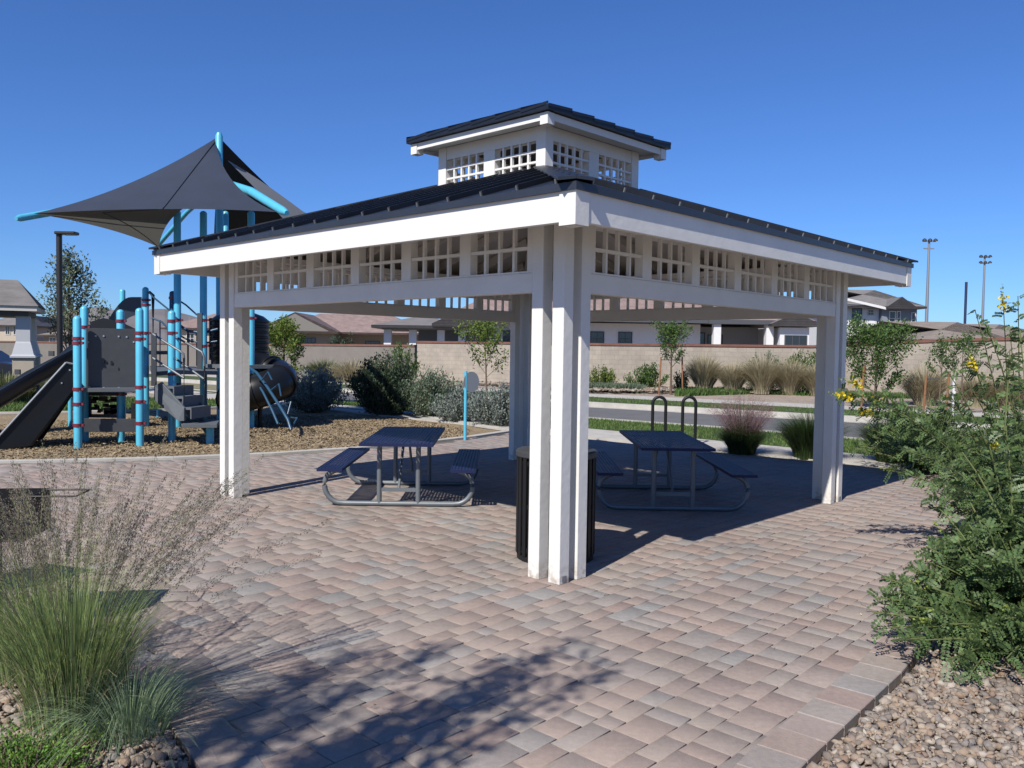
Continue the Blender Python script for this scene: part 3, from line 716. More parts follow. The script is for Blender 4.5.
# ---------------------------------------------------------------- park grills on posts
def grill(loc, rz, label):
    R = empty('park_grill', loc, rz, label, 'grill', 'black pedestal grills at the left')
    m = MB(); m.tube([(0,0,-.05),(0,0,.60)], .035, 12); m.build('pedestal', CANM, R, smooth=True)
    m = MB(); w, d, h = .24, .19, .25; z = .60
    m.box((-w,-d,z),(w,d,z+.006)); m.box((-w,d-.006,z+.007),(w,d,z+h)); m.box((-w,-d,z+.007),(-w+.006,d-.007,z+h)); m.box((w-.006,-d,z+.007),(w,d-.007,z+h))
    for i in range(5): m.box((-w+.08*i+.05,-d,z+.008),(-w+.08*i+.085,-d+.006,z+.14+.02*(i%2)))
    m.box((-w+.007,-d,z+.21),(w-.007,-d+.006,z+h))
    m.build('firebox', CANM, R)
    m = MB()
    for i in range(16): x = -w+.02+i*.0293; m.tube([(x,-d-.03,z+.19),(x,d-.02,z+.19)], .004, 6)
    for x in (-.16,.16): m.tube([(x,-d,z+.19),(x,-d-.16,z+.19)], .007, 6)
    m.tube([(-.16,-d-.16,z+.19),(.16,-d-.16,z+.19)], .007, 6)
    m.tube([(w+.01,-.12,z+.25),(w+.26,-.12,z+.25),(w+.26,.12,z+.25),(w+.01,.12,z+.25)], .006, 6)
    m.build('cooking_grate', CANM, R)
grill((-3.08, 4.98, 0), math.radians(8), 'black steel pedestal grill standing behind the tall plumed grass at the left edge')
grill((-3.95, 5.6, 0), math.radians(-20), 'unseen pedestal grill copy outside the left edge, added to cast the shadow on the paving')  # caster of unknown kind; grill copy added out of view for its shadow

# ---------------------------------------------------------------- shade sail
def lerp(a, b, t): return a*(1-t)+b*t
def shade():
    mast = at(221, 427, 20.0); mast.z = 0
    R = empty('shade_sail', mast, 0, 'dark navy peaked shade sail on a bright blue mast with arms above the playground', 'shade sail')
    O = mast
    Pk = at(219, 134, 20.0); Lt = at(16, 218.5, 16.5); Rt = at(287, 213, 17.0)
    def tube(name, pts, r, m=TEAL):
        b = MB(); b.tube([p-O for p in pts], r, 14); return b.build(name, m, R, smooth=True)
    tube('mast', [Vector((O.x,O.y,-.1)), Pk-Vector((0,0,.05)), Pk+Vector((0,0,.03))], [.10,.085,.05])
    ha = at(221, 182, 20.0)
    tube('arm', [ha, at(160,190,19.7), at(100,204,18.5), at(48,213.2,17.1), at(20,218,16.6), Lt], [.085,.08,.075,.07,.07,.04])
    tube('arm', [ha, lerp(ha, Rt, .5)+Vector((0,0,.10)), lerp(Rt, ha, .05), Rt], [.10,.095,.09,.05])
    Bk = at(157, 246.5, 22.5); Q = at(306, 214, 24.0)
    tube('arm', [ha, lerp(ha,Q,.5)+Vector((0,0,.15)), Q-Vector((0,0,.05))], .07)
    tube('arm', [ha, lerp(ha,Bk,.5)+Vector((0,0,.1)), Bk], .06)
    ns, nt = 24, 14
    def bez(a, b, c, t): return a*(1-t)**2 + b*2*t*(1-t) + c*t*t
    L1 = at(34, 213.5, 16.7); R1 = at(276, 212, 17.1); Pa = at(216, 138, 20.0)
    cL = lerp(L1, Pa, .5) + (at(128, 193, 18.4)-lerp(L1, Pa, .5))*1.0
    cR = at(224, 190, 18.6)
    Fm = at(165, 208, 16.4)
    Bm = at(157, 246.5, 22.5)
    verts = []; faces = []
    rows = []
    for j in range(nt+1):                    # from the front fold up to the peak
        t = j/nt; a = bez(L1, cL, Pa, t); b = bez(R1, cR, Pa-Vector((0,0,.12)), t)
        rows.append([bez(a, (a+b)/2 + (Fm-(L1+R1)/2)*1.6*(1-t)**1.6, b, i/ns) for i in range(ns+1)])
    for r in rows: verts += r
    n1 = ns+1
    faces += [(j*n1+i, j*n1+i+1, (j+1)*n1+i+1, (j+1)*n1+i) for j in range(nt) for i in range(ns)]
    off = len(verts)
    cL2 = at(112, 226, 19.4); cR2 = at(168, 222, 19.6)
    F0 = [rows[0][int(i*.58)].lerp(rows[0][min(ns, int(i*.58)+1)], i*.58-int(i*.58)) for i in range(ns+1)]; R2 = F0[-1]
    for j in range(1, nt+1):                 # from the fold back under to the rear low corner
        t = j/nt; a = bez(L1, cL2, Bm, t); b = bez(R2, at(163, 222, 19.4), Bm+Vector((.05,0,0)), t)
        a0 = F0
        for i in range(ns+1):
            s = i/ns; straight = a*(1-s)+b*s; bow = (a0[i] - (L1*(1-s)+R2*s))*(1-t)**1.3
            verts.append(straight+bow)
    verts += F0; off0 = len(verts)-n1
    def idx(j, i): return off0+i if j == 0 else off+(j-1)*n1+i
    faces += [(idx(j+1,i), idx(j+1,i+1), idx(j,i+1), idx(j,i)) for j in range(nt) for i in range(ns)]
    b = MB(); b.add([v-O for v in verts], faces); b.mi = [0]*(nt*ns)+[1]*(nt*ns); s = b.build('sail_fabric', [FAB, mat('through_lit_cloth', (.15,.145,.125), .9, trans=.35)], R, smooth=True)  # underside is the same cloth; sun through it is put into a paler colour
    sm = MB()                                # the stitched seam across the panel
    mid = [rows[j][int(ns*(.52))] for j in range(nt, -1, -1)] + [Vector(verts[off+(j-1)*n1+int(ns*.45)]) for j in range(1, nt+1)]
    sm.tube([p-O+Vector((0,-.02,.0)) for p in mid], .012, 6); sm.build('seam', FAB, s)
    # rear sail: underside shade and the lit fold are put into the cloth colours
    Pb = at(223, 141, 20.1); Qb = at(300, 214, 23.5); Mb = at(214, 244, 23.5); Nb = at(262, 236, 21.0)
    vs = []; n = 14
    for j in range(n+1):
        t = j/n
        a = bez(Pb, at(214, 200, 21.5), Mb, t); c = bez(Pb, at(263, 183, 22.0), Qb, t)
        for i in range(n+1): vs.append(bez(a, lerp(a,c,.5)+Vector((0,0,-.15*math.sin(math.pi*t))), c, i/n)-O)
    b = MB().add(vs, [(j*(n+1)+i, j*(n+1)+i+1, (j+1)*(n+1)+i+1, (j+1)*(n+1)+i) for j in range(n) for i in range(n)])
    b.build('rear_sail_fabric', mat('shaded_underside_cloth', (.012,.013,.018), .9), R, smooth=True)
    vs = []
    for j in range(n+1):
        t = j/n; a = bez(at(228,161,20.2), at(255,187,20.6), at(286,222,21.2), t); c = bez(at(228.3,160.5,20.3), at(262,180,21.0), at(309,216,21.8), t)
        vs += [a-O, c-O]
    MB().add(vs, [(2*i,2*i+2,2*i+3,2*i+1) for i in range(n)]).build('lit_fold_fabric', FAB_LIT, R, smooth=True)
shade()

# ---------------------------------------------------------------- playground
def playground():
    O = Vector((-6.9, 16.2, 0))
    R = empty('playground_structure', O, 0, 'charcoal and sky blue climbing structure with slides, steps and decks on bark chips', 'playground')
    def post(x, ybase, ytop, m=TEAL, Y=None, r=.066, clamps=(), cap=True, z0=-.05):
        p = gp(x, ybase) if Y is None else at(x, 345, Y); Yq = p.y; zt = at(x, ytop, Yq).z; q = Vector((p.x, p.y, 0))-O
        b = MB(); pts = [q+Vector((0,0,z0)), q+Vector((0,0,zt-.05))]; rr = [r, r]
        if cap: pts += [q+Vector((0,0,zt-.02)), q+Vector((0,0,zt))]; rr += [r*.8, r*.3]
        b.tube(pts, rr, 16); o = b.build('post', m, R, smooth=True)
        for y in clamps:
            zc = at(x, y, Yq).z; cb = MB(); cb.lathe([(r+.001,zc-.028),(r+.014,zc-.026),(r+.014,zc+.026),(r+.001,zc+.028)], q, 16)
            cb.box(q+Vector((r+.005,-.03,zc-.02)), q+Vector((r+.045,.01,zc+.02)))
            cb.build('clamp', RED, o, smooth=True)
        return q+Vector((0,0,zt))
    post(78, 447, 316, clamps=(338.5,343,389,404,425)); post(140, 445, 308, clamps=(333,339,387,401.5,423))
    post(85, 440, 306, clamps=(327,)); post(121, 441, 309.5, clamps=(321,394)); post(146, 425.6, 287, clamps=(300,333,305))
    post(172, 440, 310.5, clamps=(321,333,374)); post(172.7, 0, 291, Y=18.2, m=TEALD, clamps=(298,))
    post(122.5, 0, 289, Y=19.2)
    for x, Y in ((180,18.1),(206,18.3),(228,20.6),(251,18.1)):
        yt = {180:210,206:211,228:211,251:211}[x]; c_ = {180:(320,),206:(320,346),228:(),251:(318,)}[x]
        post(x-2.5*(x<240), 0, yt, Y=Y, r=.075, clamps=c_)
    post(210, 443, 425, r=.07, cap=False); post(70.5, 426, 395, r=.045, cap=False); post(158, 416, 408, r=.035, cap=False)
    def poly_slab(name, pts, off, m, parent=R):
        b = MB(); b.prism([Vector(p)-O for p in pts], off); return b.build(name, m, parent, bevel=.004)
    def tube(name, pts, r, m, seg=10, sm=True, parent=R):
        b = MB(); b.tube([Vector(p)-O for p in pts], r, seg); return b.build(name, m, parent, smooth=sm)
    # front activity panel with bolts and eye holes
    pan = poly_slab('activity_panel', [at(86,328,14.42), at(137,329,14.72), at(137,390.5,14.72), at(86,389.5,14.42)], (.01,.035,0), GPLA)
    bm = MB()
    for x, y in ((96,336),(104,336),(119,336.5),(127,337),(90,387),(104,388),(119,388),(133,388.5),(89,342),(134,342)):
        p = at(x, y, 14.42+.3*(x-86)/51)-O; bm.lathe([(0,-.0),(.016,0)], (0,0,0), 8) if False else bm.box(p+Vector((-.014,-.014,-.014)), p+Vector((.014,.004,.014)))
    bm.build('bolts', BOLT, pan)
    hm = MB()
    for x, y, rx, rz in ((104.5,362,.045,.035),(111,363,.035,.04),(118.5,369,.016,.03)):
        c = at(x, y, 14.42+.3*(x-86)/51)-O+Vector((0,-.004,0)); ring = [c+Vector((rx*math.cos(a*math.pi/8), 0, rz*math.sin(a*math.pi/8))) for a in range(16)]
        hm.prism(ring, (0,.004,0))
    hm.build('peep_holes', BPLA, pan)
    # decks
    D1 = 1.0
    poly_slab('deck', [(-7.3,14.25,D1),(-6.55,14.62,D1),(-7.1,15.5,D1),(-7.8,15.35,D1)], (0,0,-.07), GDECK)
    D2 = 1.32
    poly_slab('deck', [at(152,372,15.6),at(176,370,15.8),at(218,371,17.4),at(214,367,19.2),at(178,366,19.2),at(150,366,18.2)], (0,0,-.08), GDECK)
    poly_slab('deck', [(-9.0,18.0,1.62),(-7.9,18.1,1.62),(-7.8,19.4,1.62),(-9.0,19.4,1.62)], (0,0,-.08), GDECK)
    poly_slab('deck', [(-5.7,17.9,1.35),(-4.9,18.6,1.35),(-5.6,20.4,1.35),(-6.7,20.4,1.35),(-6.7,18.2,1.35)], (0,0,-.08), GDECK)
    # counter, bin window and lower side panels of the front bay
    poly_slab('counter', [at(84,418.5,14.55),at(137,419,14.8),at(137,432,14.8),at(84,432,14.55)], (.0,.04,0), GPLA)
    wn_ = MB()
    for a, b_ in (((87,392),(121,396)),((87,396),(91,417)),((117,396),(121,417)),((87,414),(121,418))):
        p0 = at(a[0],a[1],15.3); p1 = at(b_[0],b_[1],15.3); wn_.box(Vector((p0.x,15.3,p1.z))-O, Vector((p1.x,15.33,p0.z))-O)
    wn_.build('window_frame', GPLA, R)
    lc = MB(); rg = random.Random(4)
    for i in range(26):
        p = at(91+rg.random()*26, 397+rg.random()*18, 15.33)-O; s = .03+rg.random()*.05; lc.box(p+Vector((-s,0,-s*.6)), p+Vector((s,.015,s*.6)))
    lc.build('cutout_screen', mat('brown_plastic', (.05,.04,.03), .6), R)
    poly_slab('side_panel', [at(137.5,404,14.75),at(131,403,15.6),at(131,424,15.6),at(137.5,427,14.75)], (.03,.0,0), GPLA)
    poly_slab('side_panel', [at(151,333,15.6),at(156,333,15.4),at(156,386,15.4),at(151,386,15.6)], (.0,.04,0), GPLA)
    # slide 1, a trough running down to the left
    def trough(name, path, r, m, up=.0):
        b = MB(); P = [Vector(p)-O for p in path]; n = len(P); K = 12; vs = []
        for i, p in enumerate(P):
            t = (P[min(i+1,n-1)]-P[max(i-1,0)]).normalized(); s = t.cross(Vector((0,0,1))).normalized(); u = s.cross(t).normalized()
            for rr in (r, r-.03):
                for k in range(K+1):
                    a = math.pi+math.pi*k/K; vs.append(p + s*math.cos(a)*rr + u*(math.sin(a)*rr*.75))
        st = 2*(K+1)
        fs = []
        for i in range(n-1):
            for k in range(K):
                fs.append((i*st+k, (i+1)*st+k, (i+1)*st+k+1, i*st+k+1)); fs.append((i*st+K+1+k+1, (i+1)*st+K+1+k+1, (i+1)*st+K+1+k, i*st+K+1+k))
            for k, q in ((0, K+1), (K, 2*K+1)): fs.append((i*st+k, i*st+q, (i+1)*st+q, (i+1)*st+k))
        fs.append(tuple(list(range(K+1))+list(range(2*K+1, K, -1))))
        b.add(vs, fs); return b.build(name, m, R, smooth=True)
    s1 = trough('slide', [at(86,341,17.2), at(72,347,17.0), at(60,355,16.9), at(28,372,16.6), at(0,389,16.3), at(-40,412,16.0), at(-70,426,15.8), at(-95,428,15.6)], .42, SLID)
    for x, y in ((29,371),(62,353)):
        p = at(x, y, 16.6)-O; cb = MB(); cb.box(p+Vector((-.05,-.40,-.06)), p+Vector((.05,-.36,.04))); cb.build('joint', GPLA, s1)
    tube('slide_leg', [at(38,384,16.7), at(39,398,16.7)-Vector((0,0,.9))], .03, TEALD)
    # climbing ramp with dark cheeks and a pale rim
    ck = poly_slab('ramp_cheek', [at(66,363,14.3), at(73,365,14.35), at(73,390,14.35), at(30,446,14.0), at(-12,451,13.7), at(-12,449,13.7)], (.02,.05,0), BPLA)
    rm = MB(); rm.tube([at(66,362.6,14.28)-O, at(-12,448.5,13.68)-O], .018, 8); rm.tube([at(66,362.6,14.28)-O, at(73,364,14.33)-O], .018, 8); rm.build('rim', GALV, ck)
    bb_ = MB()
    for x, y in ((70,370),(62,383),(52,388),(44,405),(38,398),(24,415),(18,432),(8,430),(58,372),(30,435)):
        p = at(x, y, 14.3-.3*(70-x)/70)-O; bb_.box(p+Vector((-.012,-.012,-.012)), p+Vector((.012,.004,.012)))
    bb_.build('bolts', BOLT, ck)
    poly_slab('ramp_cheek', [at(72,361,15.3), at(76,363,15.35), at(76,387,15.35), at(40,440,15.1), at(2,442,14.8)], (.02,.05,0), BPLA)
    poly_slab('ramp_bed', [at(68,375,14.4)+Vector((0,0,0)), at(74,374,15.2), at(8,441,14.8), at(-6,447,13.8)], (0,0,-.05), GPLA)
    # steps with cheeks, landing and rails
    poly_slab('step_cheek', [at(154,386,15.05), at(161,382,14.95), at(184,408,14.7), at(184,421,14.7), at(178,421,14.7), at(154,400,15.05)], (.02,.035,0), GDECK)
    poly_slab('step_cheek', [at(168,384,15.7), at(178,383,15.6), at(203,406,15.3), at(203,421,15.3), at(190,418,15.4), at(168,395,15.7)], (.02,.035,0), GDECK)
    for (xa,xb,y,Y) in ((159,178,386,15.0),(168,187,396,14.9),(176,195,407,14.8)):
        a, b_ = at(xa,y,Y), at(xb,y-1.5,Y+.55); sb = MB()
        sb.prism([Vector((a.x,a.y,a.z))-O, Vector((a.x+.30,a.y-.1,a.z))-O, Vector((b_.x+.28,b_.y,a.z))-O, Vector((b_.x,b_.y,a.z))-O], (0,0,-.04)); sb.prism([Vector((a.x+.29,a.y-.1,a.z))-O, Vector((a.x+.31,a.y-.1,a.z))-O, Vector((b_.x+.29,b_.y,a.z))-O, Vector((b_.x+.27,b_.y,a.z))-O], (0,0,-.2)); sb.build('step', GDECK, R)
    poly_slab('landing', [at(182,424,14.6), at(217,424,14.8), at(220,419.5,15.6), at(190,419,15.5)], (0,0,-.07), GDECK)
    rail = lambda pts, Y, r=.02, m=TUBE: tube('handrail', [at(x,y,Y+dy) for x,y,dy in pts], r, m)
    rail([(153,334,.2),(165,342,.1),(180,351,0),(183.5,354,0),(184,358,0),(184,408,0)], 14.8); rail([(153,358,.2),(184,378,0)], 14.8)
    rail([(172,335,.3),(190,345,.15),(202,352,0),(204,357,0),(204.5,366,0),(204.5,408,0)], 15.4); rail([(172,356,.3),(204,379,0)], 15.4)
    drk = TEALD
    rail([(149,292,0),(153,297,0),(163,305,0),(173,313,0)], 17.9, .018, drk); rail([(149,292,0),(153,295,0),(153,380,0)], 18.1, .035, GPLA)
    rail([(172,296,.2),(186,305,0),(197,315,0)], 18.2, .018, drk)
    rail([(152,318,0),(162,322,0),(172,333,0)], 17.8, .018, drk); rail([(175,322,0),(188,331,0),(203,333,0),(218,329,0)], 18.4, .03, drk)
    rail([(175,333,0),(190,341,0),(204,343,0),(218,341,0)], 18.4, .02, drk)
    for x in (188,197,212): rail([(x,332,0),(x,366,0)], 18.5, .018, GPLA)
    poly_slab('tall_panel', [at(197,313,17.9),at(202,313,17.9),at(202,371,17.9),at(197,371,17.9)], (0,.05,0), GPLA)
    poly_slab('tall_panel', [at(209,318,18.9),at(222,318,18.9),at(222,360,18.9),at(209,360,18.9)], (0,.05,0), BPLA)
    for x in (160,168): rail([(x,320,0),(x,366,0)], 18.7, .014, drk)
    # dark slide hood at the rear
    hb_ = MB(); vs = []; n = 12
    for i in range(n+1):
        t = i/n; x = lerp(103, 141, t); y = 297 + 32*(1-math.sin(min(1, t*1.35)*math.pi/2)); a, b_ = at(x, y, 18.3), at(x+1, y, 19.3); c_, d_ = a-Vector((0,0,.55*(1-.55*t)+.1)), b_-Vector((0,0,.55*(1-.55*t)+.1))
        vs += [a-O, b_-O, d_-O, c_-O]
    fs = [(4*i+k, 4*i+(k+1)%4, 4*i+4+(k+1)%4, 4*i+4+k) for i in range(n) for k in range(4)] + [(3,2,1,0), (4*n,4*n+1,4*n+2,4*n+3)]
    hb_.add(vs, fs).build('slide_hood', SLID, R, smooth=True)
    poly_slab('rear_panel', [at(90,322,17.6),at(103,318,17.6),at(120,322,17.6),at(137,330,17.6),at(137,352,17.6),at(90,352,17.6)], (0,.06,0), BPLA)
    tube('rear_slide', [at(106,335,19.2), at(95,345,20.2), at(84,366,21.2), at(78,380,22)], .38, BPLA, 20)
    # spiral tube slide on the right with ribbed barrel
    c = at(240, 345, 19.2); zt, zb = at(240,316,19.2).z, 1.35
    b = MB(); prof = []
    k = 9
    for i in range(k+1):
        z = lerp(zb, zt, i/k); prof += [(.63,z-.03),(.655,z-.015),(.655,z+.015),(.63,z+.03)] if 0 < i < k else [((.63 if i==0 else .52), z)]
    prof += [(.3, zt+.08), (.0, zt+.1)]
    b.lathe(prof, (c.x-O.x, c.y-O.y, 0), 28); b.build('barrel_hood', BPLA, R, smooth=True)
    path = []
    cc = at(266, 385, 18.4)
    for i in range(15):
        a = math.radians(150 - i*25); path.append((cc.x-.18+.48*math.cos(a), cc.y+.55*math.sin(a), 1.35-.062*i*1.0))
    sp = tube('spiral_slide', path, .37, BPLA, 22)
    for i in (3, 6, 9, 12):
        p0, p1 = Vector(path[i]), Vector(path[i+1]); d = (p1-p0).normalized()
        rb = MB(); rb.tube([p0-d*.02-O, p0+d*.02-O], .395, 22); rb.build('flange', BPLA, sp, smooth=True)
    tube('slide_leg', [(cc.x-.1,cc.y-.1,-.05),(cc.x-.1,cc.y-.1,.6)], .05, BPLA)
    # curved climber
    cl = tube('climber', [at(250,368,17.4),at(257,373,17.2),at(268,388,16.9),at(281,408,16.5),at(288,420,16.3),at(291,430,16.2)], .03, TEALD)
    for a, bq, cq in (((262,380),(268,372),(272,380)),((270,391),(279,384),(281,396)),((280,405),(291,402),(288,414)),((286,417),(297,418),(292,427))):
        tube('rung', [at(*a,16.9), at(*bq,16.6), at(*cq,16.5)], .016, TEALD, 8, parent=R)
    tube('climber', [at(246,372,17.9),at(254,378,17.8),at(263,392,17.5),at(272,410,17.2),at(278,424,17)], .026, TEALD)
playground()

# ---------------------------------------------------------------- neighbours' wall, houses
def wall(name, pts, zb, zt, label, th=.2, WM=None):
    R = empty(name, (pts[0][0], pts[0][1], 0), 0, label, 'wall'); O = R.location.copy()
    for nm, z0, z1, t, m in (('blocks', zb, None, th, WM or WALLM), ('cap', None, 0, th+.08, CAPM)):
        b = MB(); n = len(pts); vs = []
        for i, p in enumerate(pts):
            q0 = Vector(pts[max(i-1,0)][:2]+(0,)); q1 = Vector(pts[min(i+1,n-1)][:2]+(0,)); d = (q1-q0).normalized(); s = Vector((-d.y,d.x,0))*t/2
            c = Vector((p[0],p[1],0)); top = p[2]
            za, zb_ = (zb, top) if nm == 'blocks' else (top+.001, top+.10)
            for sg, z in ((-1,za),(1,za),(1,zb_),(-1,zb_)): v = c+s*sg; vs.append((v.x-O.x, v.y-O.y, z))
        fs = [(4*i+k, 4*i+(k+1)%4, 4*i+4+(k+1)%4, 4*i+4+k) for i in range(n-1) for k in range(4)]+[(3,2,1,0),(4*n-4,4*n-3,4*n-2,4*n-1)]
        b.add(vs, fs).build(nm, m, R)
wall('garden_wall', [(-4.7,42,2.04),(-2,40,2.03),(3.8,36,2.0),(12.6,35.2,2.03),(16.2,30.6,2.30),(20,26,2.4),(30,16,2.5)], -.1, 2.1, 'tan block garden wall with reddish cap below the white house, running on to the right')
wall('garden_wall', [(-46,62,1.78),(-22,52,1.80),(-4.9,42.6,1.85)], -.1, 1.8, 'darker block garden wall below the tan house at the left', WM=mat('dark_block_wall', (.20,.18,.16), .9, var=.07, vscale=2, bump=.4, bscale=30))

def gable_roof(m, x0, x1, y0, y1, ze, zr, ov=.5, hip=0.0, axis='x', th=.18, mi=0):
    if axis == 'x':
        a, b = x0-ov, x1+ov; c, d = y0-ov, y1+ov; ym = (c+d)/2
        v = [(a,c,ze),(b,c,ze),(b,d,ze),(a,d,ze),(a+hip,ym,zr),(b-hip,ym,zr)]
        top = [(0,1,5,4),(2,3,4,5),(1,2,5),(3,0,4)]
    else:
        a, b = x0-ov, x1+ov; c, d = y0-ov, y1+ov; xm = (a+b)/2
        v = [(a,c,ze),(b,c,ze),(b,d,ze),(a,d,ze),(xm,c+hip,zr),(xm,d-hip,zr)]
        top = [(0,1,4),(1,2,5,4),(2,3,5),(3,0,4,5)]
    lo = [(p[0],p[1],p[2]-th) for p in v[:4]]
    m.add(v+lo, top + [(0,6,7,1),(1,7,8,2),(2,8,9,3),(3,9,6,0),(9,8,7,6)], mi)
def window(R, O, x0, x1, z0, z1, y, frame=TRIM, nx=2, nz=2, arch=False):
    m = MB(); t = .07
    m.box((x0-t,y-.06,z0-t),(x1+t,y-.005,z0)); m.box((x0-t,y-.06,z1),(x1+t,y-.005,z1+t)); m.box((x0-t,y-.06,z0+.001),(x0,y-.005,z1-.001)); m.box((x1,y-.06,z0+.001),(x1+t,y-.005,z1-.001))
    for i in range(1,nx): x = lerp(x0,x1,i/nx); m.box((x-.02,y-.045,z0),(x+.02,y-.01,z1))
    for i in range(1,nz): z = lerp(z0,z1,i/nz); m.box((x0,y-.043,z-.02),(x1,y-.012,z+.02))
    w = m.build('window', frame, R); g = MB(); g.box((x0+.001,y-.02,z0+.001),(x1-.001,y-.006,z1-.001)); g.build('pane', GLASS, w)
    return w

# white single-storey house behind the tan wall
def house_white():
    Y = 60.0; X = lambda x: at(x, 345, Y).x; Z = lambda y, x=600: at(x, y, Y).z
    cx = X(640); R = empty('house', (cx, Y, 0), 0, 'long white stucco house with grey windows behind the tan garden wall', 'house')
    m = MB(); x0, x1 = X(455)-cx, X(700)-cx; m.box((x0,0,0),(x1,11,Z(323))); m.build('wall', STUC, R)
    zt = Z(323)
    for a, b_ in ((478,487),(504,512),(591,603),(619,631),(664,674)): window(R, None, X(a)-cx, X(b_)-cx, Z(344.5), Z(332.5), 0, TRIMD)
    xr = X(798)-cx
    m = MB(); m.box((X(770)-cx, -2.2, 0), (xr, 10, zt-.2)); m.build('garage_wall', STUC, R)
    window(R, None, X(771)-cx+.3, X(795)-cx, Z(345), Z(334), -2.2, TRIMD, 3, 1)
    m = MB(); m.box((x1+.01, 3, 0), (X(770)-cx-.01, 10, zt-.1)); m.build('porch_wall', mat('painted_shade_stucco', (.42,.43,.44), .9), R)  # white stucco greyed down: the porch shade is in the colour
    window(R, None, X(718)-cx, X(732)-cx, Z(349)-.4, Z(333), 3, TRIMD, 2, 1); window(R, None, X(689)-cx+.9, X(705)-cx+.6, Z(349)-.4, Z(331), 3, TRIMD, 2, 1)
    for x in (711, 762): 
        m = MB(); m.box((X(x-3.5)-cx,-1.8,0),(X(x+3.5)-cx,-1.2,zt-.02)); m.build('porch_column', STUC, R)
    m = MB(); m.box((X(702)-cx,-2,zt-.01),(X(769)-cx,-.9,zt+.28)); m.build('porch_beam', TRIMD, R)
    m = MB(); gable_roof(m, x0, X(798)-cx, -1.2, 11, zt+.3, 7.0, .6, 5.0); m.build('roof', TILEM, R)
    m = MB(); gable_roof(m, X(764)-cx, xr+.3, -2.4, 2, zt+.05, Z(312), .3, 0, 'y'); m.build('porch_gable', TILEG, R)
    m = MB(); m.box((x0-.5,-1.82,zt+.02),(x1+.2,-1.74,zt+.26)); m.build('gutter', TRIMD, R)
house_white()
# grey porch house in the middle with white columns
def house_porch():
    Y = 52.0; X = lambda x: at(x, 345, Y).x; Z = lambda y, x=420: at(x, y, Y).z
    cx = X(420); R = empty('house', (cx, Y, 0), 0, 'grey house with white porch columns under a low hip roof, between tan and white houses', 'house')
    m = MB(); m.box((X(412)-cx,3.5,0),(X(475)-cx,10,Z(329))); m.build('wall', STUG, R)
    for x, yb in ((388,353.5),(413,346),(441,346),(462,346)):
        m = MB(); w = .22; xx = X(x)-cx; m.box((xx-w,-.3,.75),(xx+w,.15,Z(330))); m.build('porch_column', STUC, R)
        m = MB(); m.box((xx-.33,-.42,0),(xx+.33,.27,.749)); m.build('column_base', CAPM, R)
    m = MB(); m.box((X(383)-cx,-.35,Z(330)),(X(480)-cx,.2,Z(326))); m.build('porch_beam', STUG, R)
    m = MB(); gable_roof(m, X(382)-cx, X(452)-cx, -.6, 9, Z(326)+.01, Z(314), .5, 2.2); m.build('roof', TILEG, R)
    m = MB(); gable_roof(m, X(440)-cx, X(478)-cx, -.9, 9, Z(324)+.01, Z(311.5), .4, 0, 'y'); m.build('porch_gable', TILEG, R)
house_porch()
def house_tan():
    Y = 88.0; X = lambda x: at(x, 345, Y).x; Z = lambda y, x=340: at(x, y, Y).z
    cx = X(320); R = empty('house', (cx, Y, 0), 0, 'tan stucco house with mauve tiled hip roof and front gable behind the dark block wall', 'house')
    m = MB(); m.box((X(262)-cx,0,0),(X(334)-cx,12,Z(331))); 
    m.box((X(334)-cx+.01,3,0),(X(410)-cx,12,Z(333))); m.build('wall', STUT, R)
    window(R, None, X(304)-cx, X(315)-cx, Z(346.5), Z(339), 0, TRIMD, 3, 2); window(R, None, X(361)-cx, X(375)-cx, Z(347), Z(341), 3, TRIMD, 3, 1)
    m = MB(); gable_roof(m, X(262)-cx, X(420)-cx, 1.5, 14, Z(332), Z(311), .7, 5); m.build('roof', TILEM, R)
    m = MB(); gable_roof(m, X(262)-cx, X(333)-cx, -.3, 9, Z(332), Z(313), .7, 0, 'y'); m.build('front_gable', TILEM, R)
    g = MB(); x0, x1 = X(264)-cx, X(331)-cx; g.add([(x0,-1.1,Z(332)),(x1,-1.1,Z(332)),((x0+x1)/2,-1.1,Z(314.6))], [(0,1,2)]); g.prism([(x0,-1.12,Z(331.5)),(x1,-1.12,Z(331.5)),((x0+x1)/2,-1.12,Z(315))], (0,.1,0)); g.build('gable_wall', mat('grey_siding', (.20,.19,.17), .9), R)
house_tan()
def simple_house(label, Y, xl, xr, yeave, yridge, wallm, roofm, wins=(), depth=9, hip=3.0, ref=None, axis='x', frame=TRIM):
    ref = ref or (xl+xr)/2; X = lambda x: at(x, 345, Y).x; Z = lambda y: at(ref, y, Y).z; cx = X((xl+xr)/2)
    R = empty('house', (cx, Y, 0), 0, label, 'house')
    m = MB(); m.box((X(xl)-cx,0,0),(X(xr)-cx,depth,Z(yeave)-.05)); m.build('wall', wallm, R)
    m = MB(); gable_roof(m, X(xl)-cx, X(xr)-cx, 0, depth, Z(yeave), Z(yridge), .5, hip, axis); m.build('roof', roofm, R)
    for a, b_, c, d in wins: window(R, None, X(a)-cx, X(b_)-cx, Z(d), Z(c), 0, frame)
    return R, X, Z, cx
simple_house('stone and tan house with low mauve roof behind the playground towers', 80, 168, 246, 328, 310, STUD, TILEM, [(187,194,334,343),(214,222,334,343)], hip=4)
simple_house('cream two storey house with grey roof half hidden behind the picnic shelter', 95, -14, 22, 325, 309, STUD, TILEG, [(6,10,326,334),(14,18,326,334)], hip=3)
R_, X_, Z_, c_ = simple_house('small white gabled house between the picnic shelter and the leafy tree', 100, 30, 44, 326, 316, STUC, TILEB, [(33.5,35,325,330),(36.5,38,325,330),(39.5,41,325,330)], hip=0, axis='y')
